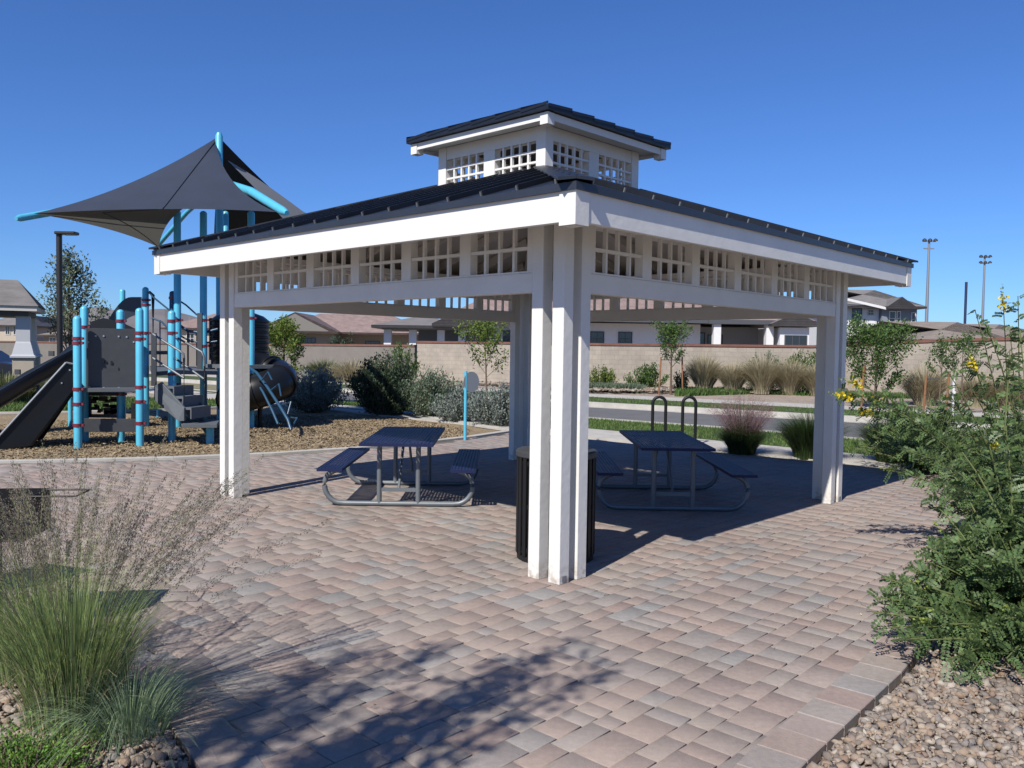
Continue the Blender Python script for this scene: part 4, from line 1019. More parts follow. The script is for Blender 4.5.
simple_house('low house with brown roof seen under the leafy tree at the left', 92, 44, 92, 335, 326, STUT, TILEB, [(50,56,338,343)], hip=3)
simple_house('low brown roofed house at the far right behind the block wall', 62, 985, 1060, 338, 321.5, STUT, TILEB, hip=5, depth=12)
simple_house('wide house with a long grey brown hip roof behind the young staked trees', 56, 922, 1003, 340, 318.5, STUT, TILEB, hip=6, depth=12)
def house_two():
    Y = 70.0; X = lambda x: at(x, 345, Y).x; Z = lambda y, x=880: at(x, y, Y).z
    cx = X(880); R = empty('house', (cx, Y, 0), 0, 'two storey blue grey house with white trimmed windows beside the right hand post cluster', 'house')
    m = MB(); m.box((X(838)-cx,0,0),(X(878)-cx,9,Z(305))); m.build('white_wall', STUC, R)
    m = MB(); m.box((X(878)-cx+.02,-.5,0),(X(913)-cx,9,Z(307))); m.build('wall', STUG, R)
    window(R, None, X(867)-cx, X(872)-cx, Z(315), Z(310), 0, TRIM); window(R, None, X(886)-cx, X(891)-cx, Z(325), Z(312), -.5, TRIM, 1, 2)
    window(R, None, X(893.5)-cx, X(896)-cx, Z(325), Z(312), -.5, TRIM, 1, 2); window(R, None, X(908)-cx, X(911)-cx, Z(325), Z(313), -.5, TRIM, 1, 2); window(R, None, X(852)-cx, X(860)-cx, Z(322), Z(307), 0, TRIMD, 2, 1)
    for a, b_ in ((880,897),(906,912)):
        m = MB(); m.box((X(a)-cx,-1.3,Z(330)),(X(b_)-cx,-.51,Z(326))); m.build('sill_box', STUC, R)
    m = MB(); gable_roof(m, X(838)-cx, X(912)-cx, -.2, 9, Z(306.5), Z(286), .7, 5.5); m.build('roof', TILEG, R)
    m = MB(); gable_roof(m, X(884)-cx, X(902)-cx, -1.0, 4, Z(307), Z(297.5), .4, 0, 'y'); m.build('front_gable', TILEG, R)
    m = MB(); a = X(884)-cx; b_ = X(902)-cx; m.prism([(a,-1.05,Z(307)),(b_,-1.05,Z(307)),((a+b_)/2,-1.05,Z(299))], (0,.1,0)); m.build('gable_wall', TRIMD, R)
    m = MB(); m.add([(X(876)-cx,-3.2,Z(341)),(X(918)-cx,-3.2,Z(341)),(X(910)-cx,-.5,Z(333)),(X(880)-cx,-.5,Z(333))],[(0,1,2,3)]); m.box((X(877)-cx,-3,0),(X(917)-cx,-.52,Z(341)-.02)); m.build('lower_roof', TILEG, R)
    m = MB(); m.bar((X(838)-cx,-.95,Z(300)),(X(880)-cx,-.95,Z(309)),.12,.2); m.build('rake_board', STUC, R)
house_two()

# picnic shelter at the left edge, with a tapered column
def shelter():
    Y = 27.0; R = empty('picnic_shelter', (at(38.5,306,Y).x, Y, 0), math.radians(25), 'picnic shelter with grey shingle hip roof and tapered white column at the left edge', 'shelter'); O = R.location.copy()
    P = lambda x, y, d=0: at(x, y, Y+d)-O
    xe = P(38.5,306).x; ze = P(20,306).z; zr = P(10,281,1.6).z
    m = MB(); x0 = xe-7; y1 = 3.2; hip = xe-P(16,306).x
    m.add([(x0,0,ze),(xe,0,ze),(xe,y1,ze),(x0,y1,ze),(x0+hip,1.6,zr),(xe-hip,1.6,zr)], [(0,1,5,4),(1,2,5),(2,3,4,5),(3,0,4)]); m.build('roof', TILEG, R)
    m = MB(); m.box((x0+.05,.05,ze-.16),(xe-.05,y1-.05,ze-.005)); m.build('fascia', TRIM, R)
    m = MB(); m.box((x0+.3,.3,ze-.32),(xe-.3,y1-.3,ze-.162)); m.build('beam', TRIMD, R)
    for xx, yy in ((P(24,345).x, .6), (P(24,345).x, y1-.6), (x0+.9, .6), (x0+.9, y1-.6)):
        zb = .0; m = MB(); m.box((xx-.2,yy-.2,zb+1.62),(xx+.2,yy+.2,ze-.321))
        vs = []
        for w, z in ((.36,1.28),(.36,1.34),(.31,1.38),(.22,1.75),(.2,1.80)): vs += [(xx-w,yy-w,z),(xx+w,yy-w,z),(xx+w,yy+w,z),(xx-w,yy+w,z)]
        m.add(vs, [(4*i+k,4*i+(k+1)%4,4*i+4+(k+1)%4,4*i+4+k) for i in range(4) for k in range(4)]+[(3,2,1,0)])
        c = m.build('column', mat('pale_grey_paint', (.50,.52,.55), .6) if xx == P(24,345).x and yy < 1 else STUC, R)
        m = MB(); m.box((xx-.3,yy-.3,0),(xx+.3,yy+.3,1.279)); m.build('column_base', STUD, c)
shelter()
def car():
    Y = 33; p = at(2, 345, Y); R = empty('parked_car', (p.x-1.2, Y, 0), math.radians(4), 'dark parked car seen beyond the picnic shelter column', 'car')
    body = [(-2.2,.35),(-2.25,.75),(-1.9,.95),(-1.2,1.0),(-.7,1.42),(.7,1.45),(1.35,1.02),(2.1,.92),(2.25,.7),(2.2,.35)]
    m = MB(); m.prism([(x,-.85,z) for x,z in body], (0,1.7,0)); m.build('body', mat('dark_car_paint', (.03,.035,.05), .2, metal=.3), R, bevel=.04)
    m = MB(); m.prism([(-1.05,-.853,1.02),(-.62,-.853,1.36),(.62,-.853,1.38),(1.12,-.853,1.03)], (0,-.006,0)); m.build('side_window', GLASS, R)
    for x in (-1.4,1.4):
        for y in (-.86,.70): 
            b = MB(); b.tube([(x,y,.33),(x,y+.16,.33)], .33, 18); b.build('wheel', BPLA, R, smooth=True)
car()

# ---------------------------------------------------------------- poles
def street_lamp():
    Y = 26.0; p = at(60, 352, Y); R = empty('street_lamp', (p.x, Y, 0), 0, 'dark slim lamp post with a flat head behind the playground slide', 'lamp post')
    zt = at(60, 234, Y).z; m = MB(); m.tube([(0,0,-.1),(0,0,zt)], .085, 12); m.build('pole', POLE, R, smooth=True)
    m = MB(); m.box((-.08,-.16,zt-.02),(.55,.16,zt+.07)); h = m.build('lamp_head', POLE, R, bevel=.02)
    m = MB(); m.box((.15,-.12,zt-.032),(.5,.12,zt-.021)); m.build('lens', LAMPG, h)
street_lamp()
def flood(x, ytop, Y, label, n):
    p = at(x, 320, Y); R = empty('floodlight_mast', (p.x, Y, 0), 0, label, 'floodlight', 'tall sports floodlights beyond the houses')
    zt = at(x, ytop, Y).z; m = MB(); m.tube([(0,0,-.1),(0,0,zt*.5),(0,0,zt)], [.22,.18,.12], 10); m.build('mast', GALV, R, smooth=True)
    m = MB(); m.box((-.75,-.1,zt-.1),(.75,.1,zt+.05)); m.box((-.6,-.1,zt-.95),(.6,.1,zt-.82)); m.build('crossarm', GALV, R)
    for i in range(n):
        xx = -.65+1.3*(i % 3)/2; zz = zt+.18 if i < 3 else zt-.68
        l_ = MB(); l_.lathe([(.05,.0),(.2,-.1),(.27,-.3),(.0,-.3)], (xx,-.2,zz+.1), 12); l_.build('lamp', POLE, R)
flood(926.5, 241, 100, 'tall sports floodlight mast rising above the two storey house, left of the pair', 3)
flood(982.5, 257, 120, 'tall sports floodlight mast with two rows of lamps, right of the dark pole', 6)
def darkpole():
    Y = 75; p = at(965, 320, Y); R = empty('net_pole', (p.x, Y, 0), 0, 'plain thick dark pole between the two floodlight masts', 'pole')
    m = MB(); m.tube([(0,0,-.1),(0,0,at(965,282,Y).z)], .11, 12); m.build('shaft', mat('navy_pole', (.02,.03,.08), .5), R, smooth=True)
darkpole()

# ================================================================ plants
def unit(n, rng):
    v = rng.normal(size=(n,3)); return v/np.linalg.norm(v, axis=1)[:,None]
def leaves_at(C, size, rng, aspect=.5, up=.3, jitter=.35, D=None):
    """diamond leaves at points C; returns V (4n,3), F"""
    n = len(C); d = unit(n, rng) if D is None else D + rng.normal(0,.35,(n,3)); d[:,2] += up; d /= np.linalg.norm(d,axis=1)[:,None]
    o = unit(n, rng); s = np.cross(d, o); s /= np.linalg.norm(s,axis=1)[:,None]+1e-9
    L = size*rng.uniform(1-jitter,1+jitter,(n,1)); W = L*aspect
    V = np.stack([C, C+d*L*.5+s*W*.5, C+d*L, C+d*L*.5-s*W*.5], 1).reshape(-1,3)
    return V
def quads(name, V, m, parent=None):
    n = len(V)//4; return np_mesh(name, V, np.arange(4*n).reshape(n,4), m, parent)
def clump_points(n, centers, radii, rng, squash=1.0, shell=.5):
    k = rng.integers(0, len(centers), n); r = np.asarray(radii)[k][:,None]*(rng.uniform(0,1,(n,1))**shell)
    d = unit(n, rng)*r; d[:,2] *= squash; return np.asarray(centers)[k]+d

def tree(name, label, base, h, crown_r, crown_z0, n, size, m, seed, group=None, nbr=14, trunk_r=.05, cat='tree', upright=.5, stakes=0, clumps=26, zb=0.0, shape='oval'):
    rng = np.random.default_rng(seed); rr = random.Random(seed)
    R = empty(name, (base[0], base[1], zb), 0, label, cat, group)
    b = MB(); lean = Vector((rr.uniform(-.04,.04)*h, rr.uniform(-.04,.04)*h, 0))
    tr = [Vector((0,0,-.1)), lean*.3+Vector((0,0,h*.3)), lean*.7+Vector((0,0,h*.62)), lean+Vector((0,0,h*.93))]
    b.tube(tr, [trunk_r, trunk_r*.75, trunk_r*.45, trunk_r*.12], 8)
    cen, rad = [], []
    for i in range(nbr):
        t = (i+.5)/nbr; z0 = lerp(crown_z0*.85, h*.85, t); p0 = lean*(z0/h)+Vector((0,0,z0)); a = i*2.4+rr.uniform(-.4,.4)
        prof = math.sin(math.pi*min(1,(t*.85+.18)))**.7 if shape == 'oval' else (1-t*.8)
        L = crown_r*prof*rr.uniform(.65,1.05)
        p1 = p0+Vector((math.cos(a)*L*.6, math.sin(a)*L*.6, L*upright*.7)); p2 = p0+Vector((math.cos(a)*L, math.sin(a)*L, L*upright*1.5))
        b.tube([p0,p1,p2], [trunk_r*.3*(1-t*.5), trunk_r*.18, trunk_r*.05], 5)
        for q in (.55,.8,1.0):
            c = p0.lerp(p2, q); cen.append(c); rad.append(crown_r*rr.uniform(.16,.3))
    cen.append(lean+Vector((0,0,h*.93))); rad.append(crown_r*.2)
    b.build('trunk', BARK, R, smooth=True)
    C = clump_points(n, np.array([tuple(c) for c in cen]), rad, rng, 1.2, .6)
    V = leaves_at(C, size, rng, .5); quads('crown', V, m, R)
    for k in range(stakes):
        s = MB(); sg = -1 if k == 0 else 1; s.tube([(sg*.45,.05*sg,-.1),(sg*.40,.05*sg,h*.52)], .03, 8); s.build('stake', RUST, R)
        if k < 2:
            t = MB(); t.bar((sg*.40,.05*sg,h*.48),(0,0,h*.48),.012,.03); t.build('tie', TRIMD, R)
    return R
def shrub(name, label, base, rx, ry, h, n, size, m, seed, group=None, zb=0.0, nstem=26, aspect=.45, spiky=.6, ns=9, cat='shrub', fill=.55):
    """branching shrub: many stems from the root fan, leaves gathered along them"""
    rng = np.random.default_rng(seed); rr = random.Random(seed)
    R = empty(name, (base[0], base[1], zb), 0, label, cat, group); b = MB(); pts = []; dirs = []
    for i in range(nstem):
        a = rr.uniform(0, 6.283); q = rr.random()**.5; el = rr.uniform(.75,1.08)
        tip = Vector((math.cos(a)*rx*q, math.sin(a)*ry*q, h*math.sqrt(max(.05, 1-(q*.93)**2))*el))
        p0 = Vector((math.cos(a)*rx*.15*q, math.sin(a)*ry*.15*q, -.03)); mid = p0.lerp(tip,.5)+Vector((math.cos(a)*rx*.12, math.sin(a)*ry*.12, -h*.04))
        b.tube([p0,mid,tip], [.012+.008*h,.008,.003], 5)
        for t in np.linspace(fill*.45, 1.04, ns):
            c = (p0*(1-t)**2 + mid*2*t*(1-t) + tip*t*t); pts.append(tuple(c)); dirs.append(tuple((tip-mid).normalized()))
    b.build('stems', BARK, R)
    P = np.array(pts); D = np.array(dirs); k = rng.integers(0, len(P), n)
    rad = (.09+.10*(rx+ry)/2)*spiky
    C = P[k] + rng.normal(0, rad*.55, (n,3)); C[:,2] = np.maximum(C[:,2], .01)
    quads('foliage', leaves_at(C, size, rng, aspect, D=D[k]*.8+unit(n,rng)*.8), m, R)
    return R
def blades(root, n, h, spread, rng, w=.004, seg=5, curl=.35, base_r=.12, hvar=.3, lean=(0,0), tipw=.15):
    """curved grass blades as ribbons; returns V, F and the tips"""
    a = rng.uniform(0, 2*np.pi, n); q = np.sqrt(rng.uniform(0,1,n)); br = base_r*q
    out = np.stack([np.cos(a), np.sin(a)],1); H = h*rng.uniform(1-hvar,1+hvar*.5,n); sp = spread*(.15+.85*q)*rng.uniform(.5,1.1,n)
    V = []; t = np.linspace(0,1,seg+1); wv = w*rng.uniform(.7,1.3,n)
    side = np.stack([-out[:,1], out[:,0]],1); ra = rng.normal(0,.6,n); side = side*np.cos(ra)[:,None]+out*np.sin(ra)[:,None]
    for i, tt in enumerate(t):
        r = br + sp*(tt**1.6)*h; z = H*(tt - curl*q*tt**3)
        x = out[:,0]*r + lean[0]*tt**1.5*h; y = out[:,1]*r + lean[1]*tt**1.5*h
        ww = wv*(1-(1-tipw)*tt)
        V.append(np.stack([np.stack([x-side[:,0]*ww, y-side[:,1]*ww, z],1), np.stack([x+side[:,0]*ww, y+side[:,1]*ww, z],1)],1))
    V = np.stack(V,1)  # n, seg+1, 2, 3
    tips = V[:,-1].mean(1); prev = V[:,-2].mean(1); base = np.arange(n)[:,None]*(seg+1)*2
    F = np.stack([np.stack([base[:,0]+2*i, base[:,0]+2*i+1, base[:,0]+2*i+3, base[:,0]+2*i+2],1) for i in range(seg)],1).reshape(-1,4)
    return V.reshape(-1,3)+np.array(root)[None], F, tips+np.array(root), (tips-prev)
def grass(name, label, base, h, spread, n, m, seed, w=.004, curl=.35, base_r=.12, plume=None, np_=0, plume_h=1.2, plume_len=.25, plume_size=.012, pper=60, group=None, zb=0.0, lean=(0,0), cat='ornamental grass', pspread=None, stem_m=None, prad=.02, dry=0):
    rng = np.random.default_rng(seed); R = empty(name, (base[0],base[1],zb), 0, label, cat, group)
    V, F, tp, dr = blades((0,0,0), n, h, spread, rng, w, 5, curl, base_r, lean=lean); np_mesh('blades', V, F, m, R)
    if dry:
        V, F, tp, dr = blades((0,0,0), dry, h*.75, spread*1.5, rng, w*.9, 5, curl*1.3, base_r*1.1, hvar=.5); np_mesh('dry_blades', V, F, G_STR, R)
    if plume:
        V, F, tp, dr = blades((0,0,0), np_, h*plume_h, (pspread or spread*.8), rng, w*.62, 6, curl*.35, base_r*.8, hvar=.22, lean=lean, tipw=.4); np_mesh('flower_stalks', V, F, stem_m or m, R)
        V = V.reshape(np_, 7, 2, 3).mean(2); t = rng.uniform(0,1,(np_,pper))
        # spread seed specks over the upper part of each stalk
        f = 1-(plume_len/(h*plume_h))*t; pos = f*6; i0 = np.clip(np.floor(pos).astype(int),0,5); fr = (pos-i0)[...,None]
        idx = np.arange(np_)[:,None]; P = V[idx,i0]*(1-fr)+V[idx,i0+1]*fr
        wd = prad*(.35+np.sin(np.pi*np.clip(t,.03,1)))[...,None]; P = P+rng.normal(0,1,P.shape)*wd*.6
        dd = np.repeat((dr/np.linalg.norm(dr,axis=1)[:,None])[:,None],pper,1).reshape(-1,3)
        quads('plumes', leaves_at(P.reshape(-1,3), plume_size, rng, .28, up=.2, D=dd), plume, R)
    return R

G_SAGE = leafmat('silver_sage_leaf', (.21,.25,.22), .3, .2)
G_DARK = leafmat('dark_shrub_leaf', (.045,.075,.04), .4, .2)
G_OLIV = leafmat('grey_olive_leaf', (.15,.20,.13), .4, .25)
G_ASH = leafmat('ash_leaf', (.085,.135,.045), .4, .35)
G_YEL = leafmat('yellow_green_leaf', (.17,.24,.045), .35, .4)
G_MID = leafmat('mid_green_leaf', (.10,.175,.045), .4, .35)
G_CAS = leafmat('senna_leaf', (.12,.19,.07), .45, .35, .45)
G_FLO = leafmat('yellow_flower', (.75,.58,.03), .2, .3)
G_BUD = leafmat('green_bud', (.28,.36,.07), .25, .3)
G_STR = leafmat('dry_straw', (.42,.36,.20), .3, .3)
G_GRS = leafmat('fresh_grass_blade', (.27,.35,.13), .5, .35)
G_STK = leafmat('grass_stalk', (.23,.30,.10), .3, .3)
G_PLM = leafmat('dusky_plume', (.27,.23,.175), .35, .4)
G_PNK = leafmat('pink_plume', (.36,.20,.22), .3, .4)
G_STR = leafmat('straw_blade', (.52,.46,.30), .3, .3)
G_STG = leafmat('straw_green_blade', (.19,.21,.09), .35, .3)
G_DGR = leafmat('deep_grass_blade', (.05,.085,.025), .4, .25)
G_LIM = leafmat('lime_groundcover', (.16,.30,.05), .4, .35)
G_LWN = leafmat('lawn_blade', (.11,.18,.045), .4, .25)

# lawn and verge grass: nobody could count it
def verge(name, label, pts, n, h, m, z, seed):
    rng = np.random.default_rng(seed); q = scatter_poly(pts, n, rng); a = rng.uniform(0,6.28,n); hh = h*rng.uniform(.5,1.2,n); w = h*.16
    d = np.stack([np.cos(a),np.sin(a),np.zeros(n)],1)*w; c = np.concatenate([q, np.full((n,1),z)],1); tip = c+np.stack([rng.normal(0,.3,n)*hh, rng.normal(0,.3,n)*hh, hh],1)
    V = np.stack([c-d, c+d, tip],1).reshape(-1,3); return tag(np_mesh(name, V, np.arange(3*n).reshape(n,3), m), label, 'grass', kind='stuff')
def uvpoly(l): return [(uv(u,v).x, uv(u,v).y) for u,v in l]
verge('lawn_grass', 'bright green lawn strip between the near sidewalk and the street', uvpoly([(-3,10.1),(-3,12.5),(6,12.5),(14,11.7),(20,11.1),(20,10.1)]), 26000, .06, G_LWN, .02, 21)
verge('lawn_grass', 'thin green lawn strip between far kerb and far sidewalk', uvpoly([(-14,18.15),(-14,20.1),(4,20.1),(24,17.1),(24,15.2),(4,18.15)]), 14000, .07, G_LWN, .12, 22)
verge('lawn_grass', 'green lawn behind the bark play area at the left', [(-24,18.9),(-16,20.1),(-11.6,21.5),(-9,23.1),(-7.2,25.6),(-9.5,27.5),(-24,30)], 30000, .10, G_LWN, -.03, 23)
verge('low_hedge_grass', 'dark green low ground cover along the far sidewalk at the right', [(gp(668,399).x,35.0*.86),(9.0,31.2),(12.8,29.6),(16,27.8),(21,25),(22.5,26.5),(16.6,29.2),(13,31.2),(9.2,32.8),(6.6,33.0)], 16000, .26, G_MID, .16, 24)
verge('low_hedge_grass', 'blue green low ground cover at the foot of the block wall', [(2.6,32.6),(4.9,31.8),(5.2,33.0),(3.0,34.0)], 3500, .3, G_OLIV, .2, 25)

# shrubs of the planting strip beyond the bark
sg = 'silver sage shrubs along the play area kerb'
shrub('silver_shrub', 'large silver green sage shrub right of the spiral slide, by the bark kerb', (gp(314,411).x, 22.9), .95, .8, 1.1, 12000, .07, leafmat('pale_sage_leaf', (.27,.31,.27), .3, .2), 31, sg, nstem=80)
shrub('silver_shrub', 'small silver sage shrub just left of the round sign post', (gp(455,424).x+.05, 20.3), .65, .55, .75, 7000, .06, G_SAGE, 32, sg, nstem=40)
shrub('silver_shrub', 'silver sage shrub right of the round sign, beside the rear post cluster', (gp(498,428).x, 19.3), .75, .55, .85, 8000, .06, G_SAGE, 33, sg, nstem=44)
shrub('silver_shrub', 'silver sage shrub seen between the posts of the rear cluster', (.55, 18.9), .6, .5, .8, 6000, .06, G_SAGE, 34, sg, nstem=36)
shrub('dark_shrub', 'tall dark green spreading shrub left of the round sign behind the first table', (gp(382,416).x, 22.0), .95, .8, 1.42, 16000, .075, G_DARK, 35, nstem=90, spiky=.8)
shrub('olive_shrub', 'grey green rounded shrub between the dark shrub and the round sign', (gp(432,417).x, 21.6), .85, .7, 1.1, 12000, .065, G_OLIV, 36, nstem=90, spiky=.8)
shrub('young_shrub', 'small green sapling bush in front of the left porch column', (at(403,350,36).x, 36), .85, .6, 2.0, 1700, .12, G_MID, 37, nstem=22)
shrub('young_shrub', 'round dark green bush in front of the tan house windows', (at(345,350,50).x, 50), 1.25, 1, 2.5, 2200, .15, G_DARK, 38, nstem=24)

# trees
tree('ash_tree', 'slender grey green tree with spiky top behind the lamp post', (at(72,350,30).x, 30), 5.3, 1.3, .5, 3800, .12, leafmat('greyish_leaf', (.17,.21,.13), .4, .35), 41, nbr=24, upright=1.25, trunk_r=.09, shape='cone')
tree('ash_tree', 'bright green tree beside the spiral slide, before the tan house', (at(284,350,33).x, 33), 3.0, .95, .4, 6500, .10, G_YEL, 42, nbr=18, upright=.7, trunk_r=.06)
tree('young_tree', 'airy yellow green young tree right of the round sign', (at(487,400,25.5).x, 25.5), 2.7, .98, 1.0, 2300, .085, G_YEL, 43, nbr=15, upright=.8, trunk_r=.035)
tree('staked_tree', 'young staked tree in the gravel bank above the bike hoops', (at(671,385,31).x, 31), 2.75, .85, 1.15, 3400, .075, G_MID, 44, nbr=15, upright=.9, trunk_r=.05, stakes=2, zb=.15, group='young staked trees across the street')
tree('staked_tree', 'bushy staked tree right of the right hand post cluster', (at(876,390,25).x, 25), 2.55, 1.12, .35, 8500, .08, G_MID, 45, nbr=20, upright=.8, trunk_r=.05, stakes=1, zb=.1, group='young staked trees across the street')
tree('staked_tree', 'thin staked sapling left of the white marker post', (at(939,395,23.5).x, 23.5), 2.1, .62, 1.05, 800, .07, G_MID, 46, nbr=10, upright=.8, trunk_r=.03, stakes=1, zb=.1, group='young staked trees across the street')
tree('staked_tree', 'thin staked sapling right of the white marker post', (at(962,395,23).x, 23), 2.3, .68, 1.1, 1200, .07, G_MID, 47, nbr=10, upright=.8, trunk_r=.03, stakes=1, zb=.1, group='young staked trees across the street')
mk = empty('marker_post', (at(953,400,22.5).x, 22.5, .1), 0, 'thin white marker post between the two staked saplings', 'marker post')
MB().box((-.025,-.02,-.1),(.025,.02,1.05)).build('stake', STUC, mk); MB().box((-.05,-.024,.62),(.05,-.0205,.72)).build('plate', STUC, mk)

# grasses and bushes across the street
bg_ = 'round bushes along the block wall'
shrub('round_bush', 'yellow green round bush by the wall nearest the front post cluster', (at(603,385,34).x, 34.3), .62, .5, .85, 2200, .09, G_YEL, 51, bg_, zb=.25)
shrub('round_bush', 'green round bush by the wall left of the staked tree', (at(647,386,34).x, 34), .85, .6, .95, 3200, .09, G_MID, 52, bg_, zb=.25)
shrub('round_bush', 'small dark bush just right of the staked tree trunk', (at(682,388,32.5).x, 32.5), .4, .4, .8, 1400, .08, G_DARK, 53, bg_, zb=.2)
shrub('round_bush', 'grey green bush rising behind the straw grasses by the wall', (at(757,372,35).x, 34.2), 1.0, .7, 1.45, 3000, .10, G_OLIV, 54, bg_, zb=.3)
shrub('round_bush', 'green bush half hidden by the right hand post cluster', (at(805,375,33.6).x, 33.6), .9, .7, 1.5, 3200, .10, G_MID, 55, bg_, zb=.3)
pg = 'straw coloured grasses before the block wall'
for i, (x, y, hh, sp, lab) in enumerate(((704,32.5,1.25,.55,'straw coloured tall grass right of the staked tree'),(733,31.8,1.0,.5,'low pale straw grass second from the staked tree'),(762,31.2,1.25,.6,'pale straw grass clump in the middle of the wall planting'),
        (790,31,1.15,.6,'straw grass clump next to the right hand post cluster'),(818,30.5,1.0,.6,'straw grass clump glimpsed behind the right hand post cluster'),(925,26.5,1.15,.6,'dense pale straw grass behind the staked saplings'),(978,26,.95,.5,'faded straw grass clump right of the saplings'),(1012,25.5,.95,.5,'faded straw grass clump at the right edge'))):
    grass('straw_grass', lab, (at(x,385,y).x, y), hh*1.22, sp*1.15, 2200, G_STR, 60+i, .012, .4, .28, group=pg, zb=.25 if y > 28 else .12)
for i, (x, y, lab) in enumerate(((325,40,'straw and green grass mound before the tan house, left one'),(352,39,'straw and green grass mound before the tan house, middle one'),(380,38,'straw and green grass mound before the porch columns'))):
    grass('meadow_grass', lab, (at(x,365,y).x, y), 1.1, .9, 1700, G_STG if i == 0 else G_STR, 70+i, .02, .45, .7, group='grass mounds across the street at the left', zb=.15)
grass('meadow_grass', 'tall dry meadow grass under the shelter column', (at(20,370,26).x, 25.2), .9, .8, 1500, G_STG, 75, .018, .45, .9)
grass('meadow_grass', 'tall dry meadow grass under the lamp post', (at(48,370,27).x, 26.6), .8, .8, 1500, G_STG, 76, .018, .45, .9)

# planting bed by the pavilion
sheet('bed_soil', [(3.8,14.85),(4.4,14.35),(5.2,13.85),(6.1,13.2),(6.6,12.3),(6.45,11.2),(9,10),(10.5,12.5),(5.2,16.9)], -.045, GRAV)
grass('pink_muhly', 'tall grass with hazy pink plumes beside the right hand post cluster', (gp(745,455).x, 14.6), 1*.66, .75, 3200, G_DGR, 81, .0035, .55, .22, plume=G_PNK, np_=330, plume_h=1.5, plume_len=.55, plume_size=.018, pper=60, prad=.06, pspread=.52)
grass('green_grass_clump', 'dark green grass clump just left of the right hand post cluster', (gp(812,459).x, 14.1), .85, .75, 3600, G_DGR, 82, .0040, .4, .25)
grass('green_grass_clump', 'dark green grass clump just right of the right hand post cluster', (gp(868,455).x, 13.7), .85, .75, 3600, G_DGR, 83, .0040, .4, .25)

# foreground plumed grass at the left
grass('plumed_grass', 'tall foreground grass with dusky feather plumes at the lower left', (-2.02, 3.84), .86, .46, 1200, G_GRS, 91, .0024, .40, .19, dry=320, plume=G_PLM, np_=135, plume_h=1.42, plume_len=.50, plume_size=.011, pper=300, prad=.015, pspread=.88, stem_m=G_STK, lean=(.02,.0))
grass('plumed_grass', 'second dusky plumed grass behind the foreground clump at the left edge', (-2.5, 4.35), .78, .45, 600, G_GRS, 92, .0024, .42, .16, plume=G_PLM, np_=55, plume_h=1.45, plume_len=.45, plume_size=.011, pper=280, prad=.016, pspread=.6, stem_m=G_STK)
grass('drooping_grass', 'low arching grass tuft spilling over the gravel at the lower left', (-1.70, 3.72), .42, 1.2, 620, leafmat('bluish_blade', (.28,.38,.22), .35, .3), 93, .0024, .85, .16)
shrub('ground_cover', 'bright lime green low ground cover in the bottom left corner', (-2.0, 3.36), .36, .22, .15, 6000, .016, G_LIM, 94, nstem=60, spiky=.45, cat='ground cover')

# ---- feathery senna shrubs at the right, with yellow flowers
def senna(name, label, base, stems, seed, leaf=.026, gapr=.030, pairs=6, group='feathery shrubs with yellow flowers at the right', zb=0.0, rl=.085):
    rng = np.random.default_rng(seed); R = empty(name, (base[0],base[1],zb), 0, label, 'shrub', group); O = np.array([base[0],base[1],zb])
    b = MB(); LV = []; FV = []; BV = []
    for (tip, bend, fl) in stems:
        tip = np.array(tip)-O; root = np.array([rng.normal(0,.09), rng.normal(0,.09), -.03]); mid = (root+tip)/2 + np.array([0,0,bend]) - np.array([tip[0]*.12, tip[1]*.12, 0])
        T = np.linspace(0,1,13)[:,None]; C = root*(1-T)**2+mid*2*T*(1-T)+tip*T*T
        b.tube([tuple(c) for c in C[::2]], [.009-.0055*i/6 for i in range(7)], 5)
        Ln = np.linalg.norm(np.diff(C,axis=0),axis=1).sum(); nr = int(Ln/gapr/(2.4 if tip[2] > 1.45 else 1))
        for j in range(nr):
            t = .22+.78*(j+rng.random())/nr; c = root*(1-t)**2+mid*2*t*(1-t)+tip*t*t; tg = 2*(1-t)*(mid-root)+2*t*(tip-mid); tg /= np.linalg.norm(tg)
            o = np.cross(tg, rng.normal(size=3)); o /= np.linalg.norm(o); d = tg*.45+o*.9+np.array([0,0,.15]); d /= np.linalg.norm(d)
            rlen = rl*rng.uniform(.7,1.2); k = np.arange(1,pairs+1)/pairs; nrm = np.cross(d, rng.normal(size=3)); nrm /= np.linalg.norm(nrm); s = np.cross(d,nrm)
            P = c+d*rlen*k[:,None]-np.array([0,0,.02])*k[:,None]**2
            for sg in (-1,1):
                ld = d*.45+s*sg; ld /= np.linalg.norm(ld); l_ = leaf*rng.uniform(.75,1.2,(pairs,1)); wv = (d*.9-ld*.2)
                LV.append(np.stack([P, P+ld*l_*.5+wv*l_*.42, P+ld*l_, P+ld*l_*.5-wv*l_*.42],1).reshape(-1,3))
        if fl:
            tg = (tip-mid)/np.linalg.norm(tip-mid); n = 46
            q = rng.uniform(-.02,.10,(n,1)); P = tip-tg*q+rng.normal(0,.015,(n,3)); FV.append(leaves_at(P, .030, rng, .8))
        if fl is not None and fl != 0 or (fl == 0 and rng.random() < .06):
            tg = (tip-mid)/np.linalg.norm(tip-mid); q = np.linspace(-.14,.0,26)[:,None]; P = tip-tg*q+rng.normal(0,.006,(26,3)); BV.append(leaves_at(P, .017, rng, .7))
    b.build('stems', STEM, R); nl = sum(len(q) for q in LV)//4; nb_ = sum(len(q) for q in BV)//4
    V = np.concatenate(LV+BV); np_mesh('foliage', V, np.arange(len(V)).reshape(-1,4), [G_CAS, G_BUD], R, mi=[0]*nl+[1]*nb_)
    for f_ in FV: quads('flower_spike', f_, G_FLO, R)
    return R
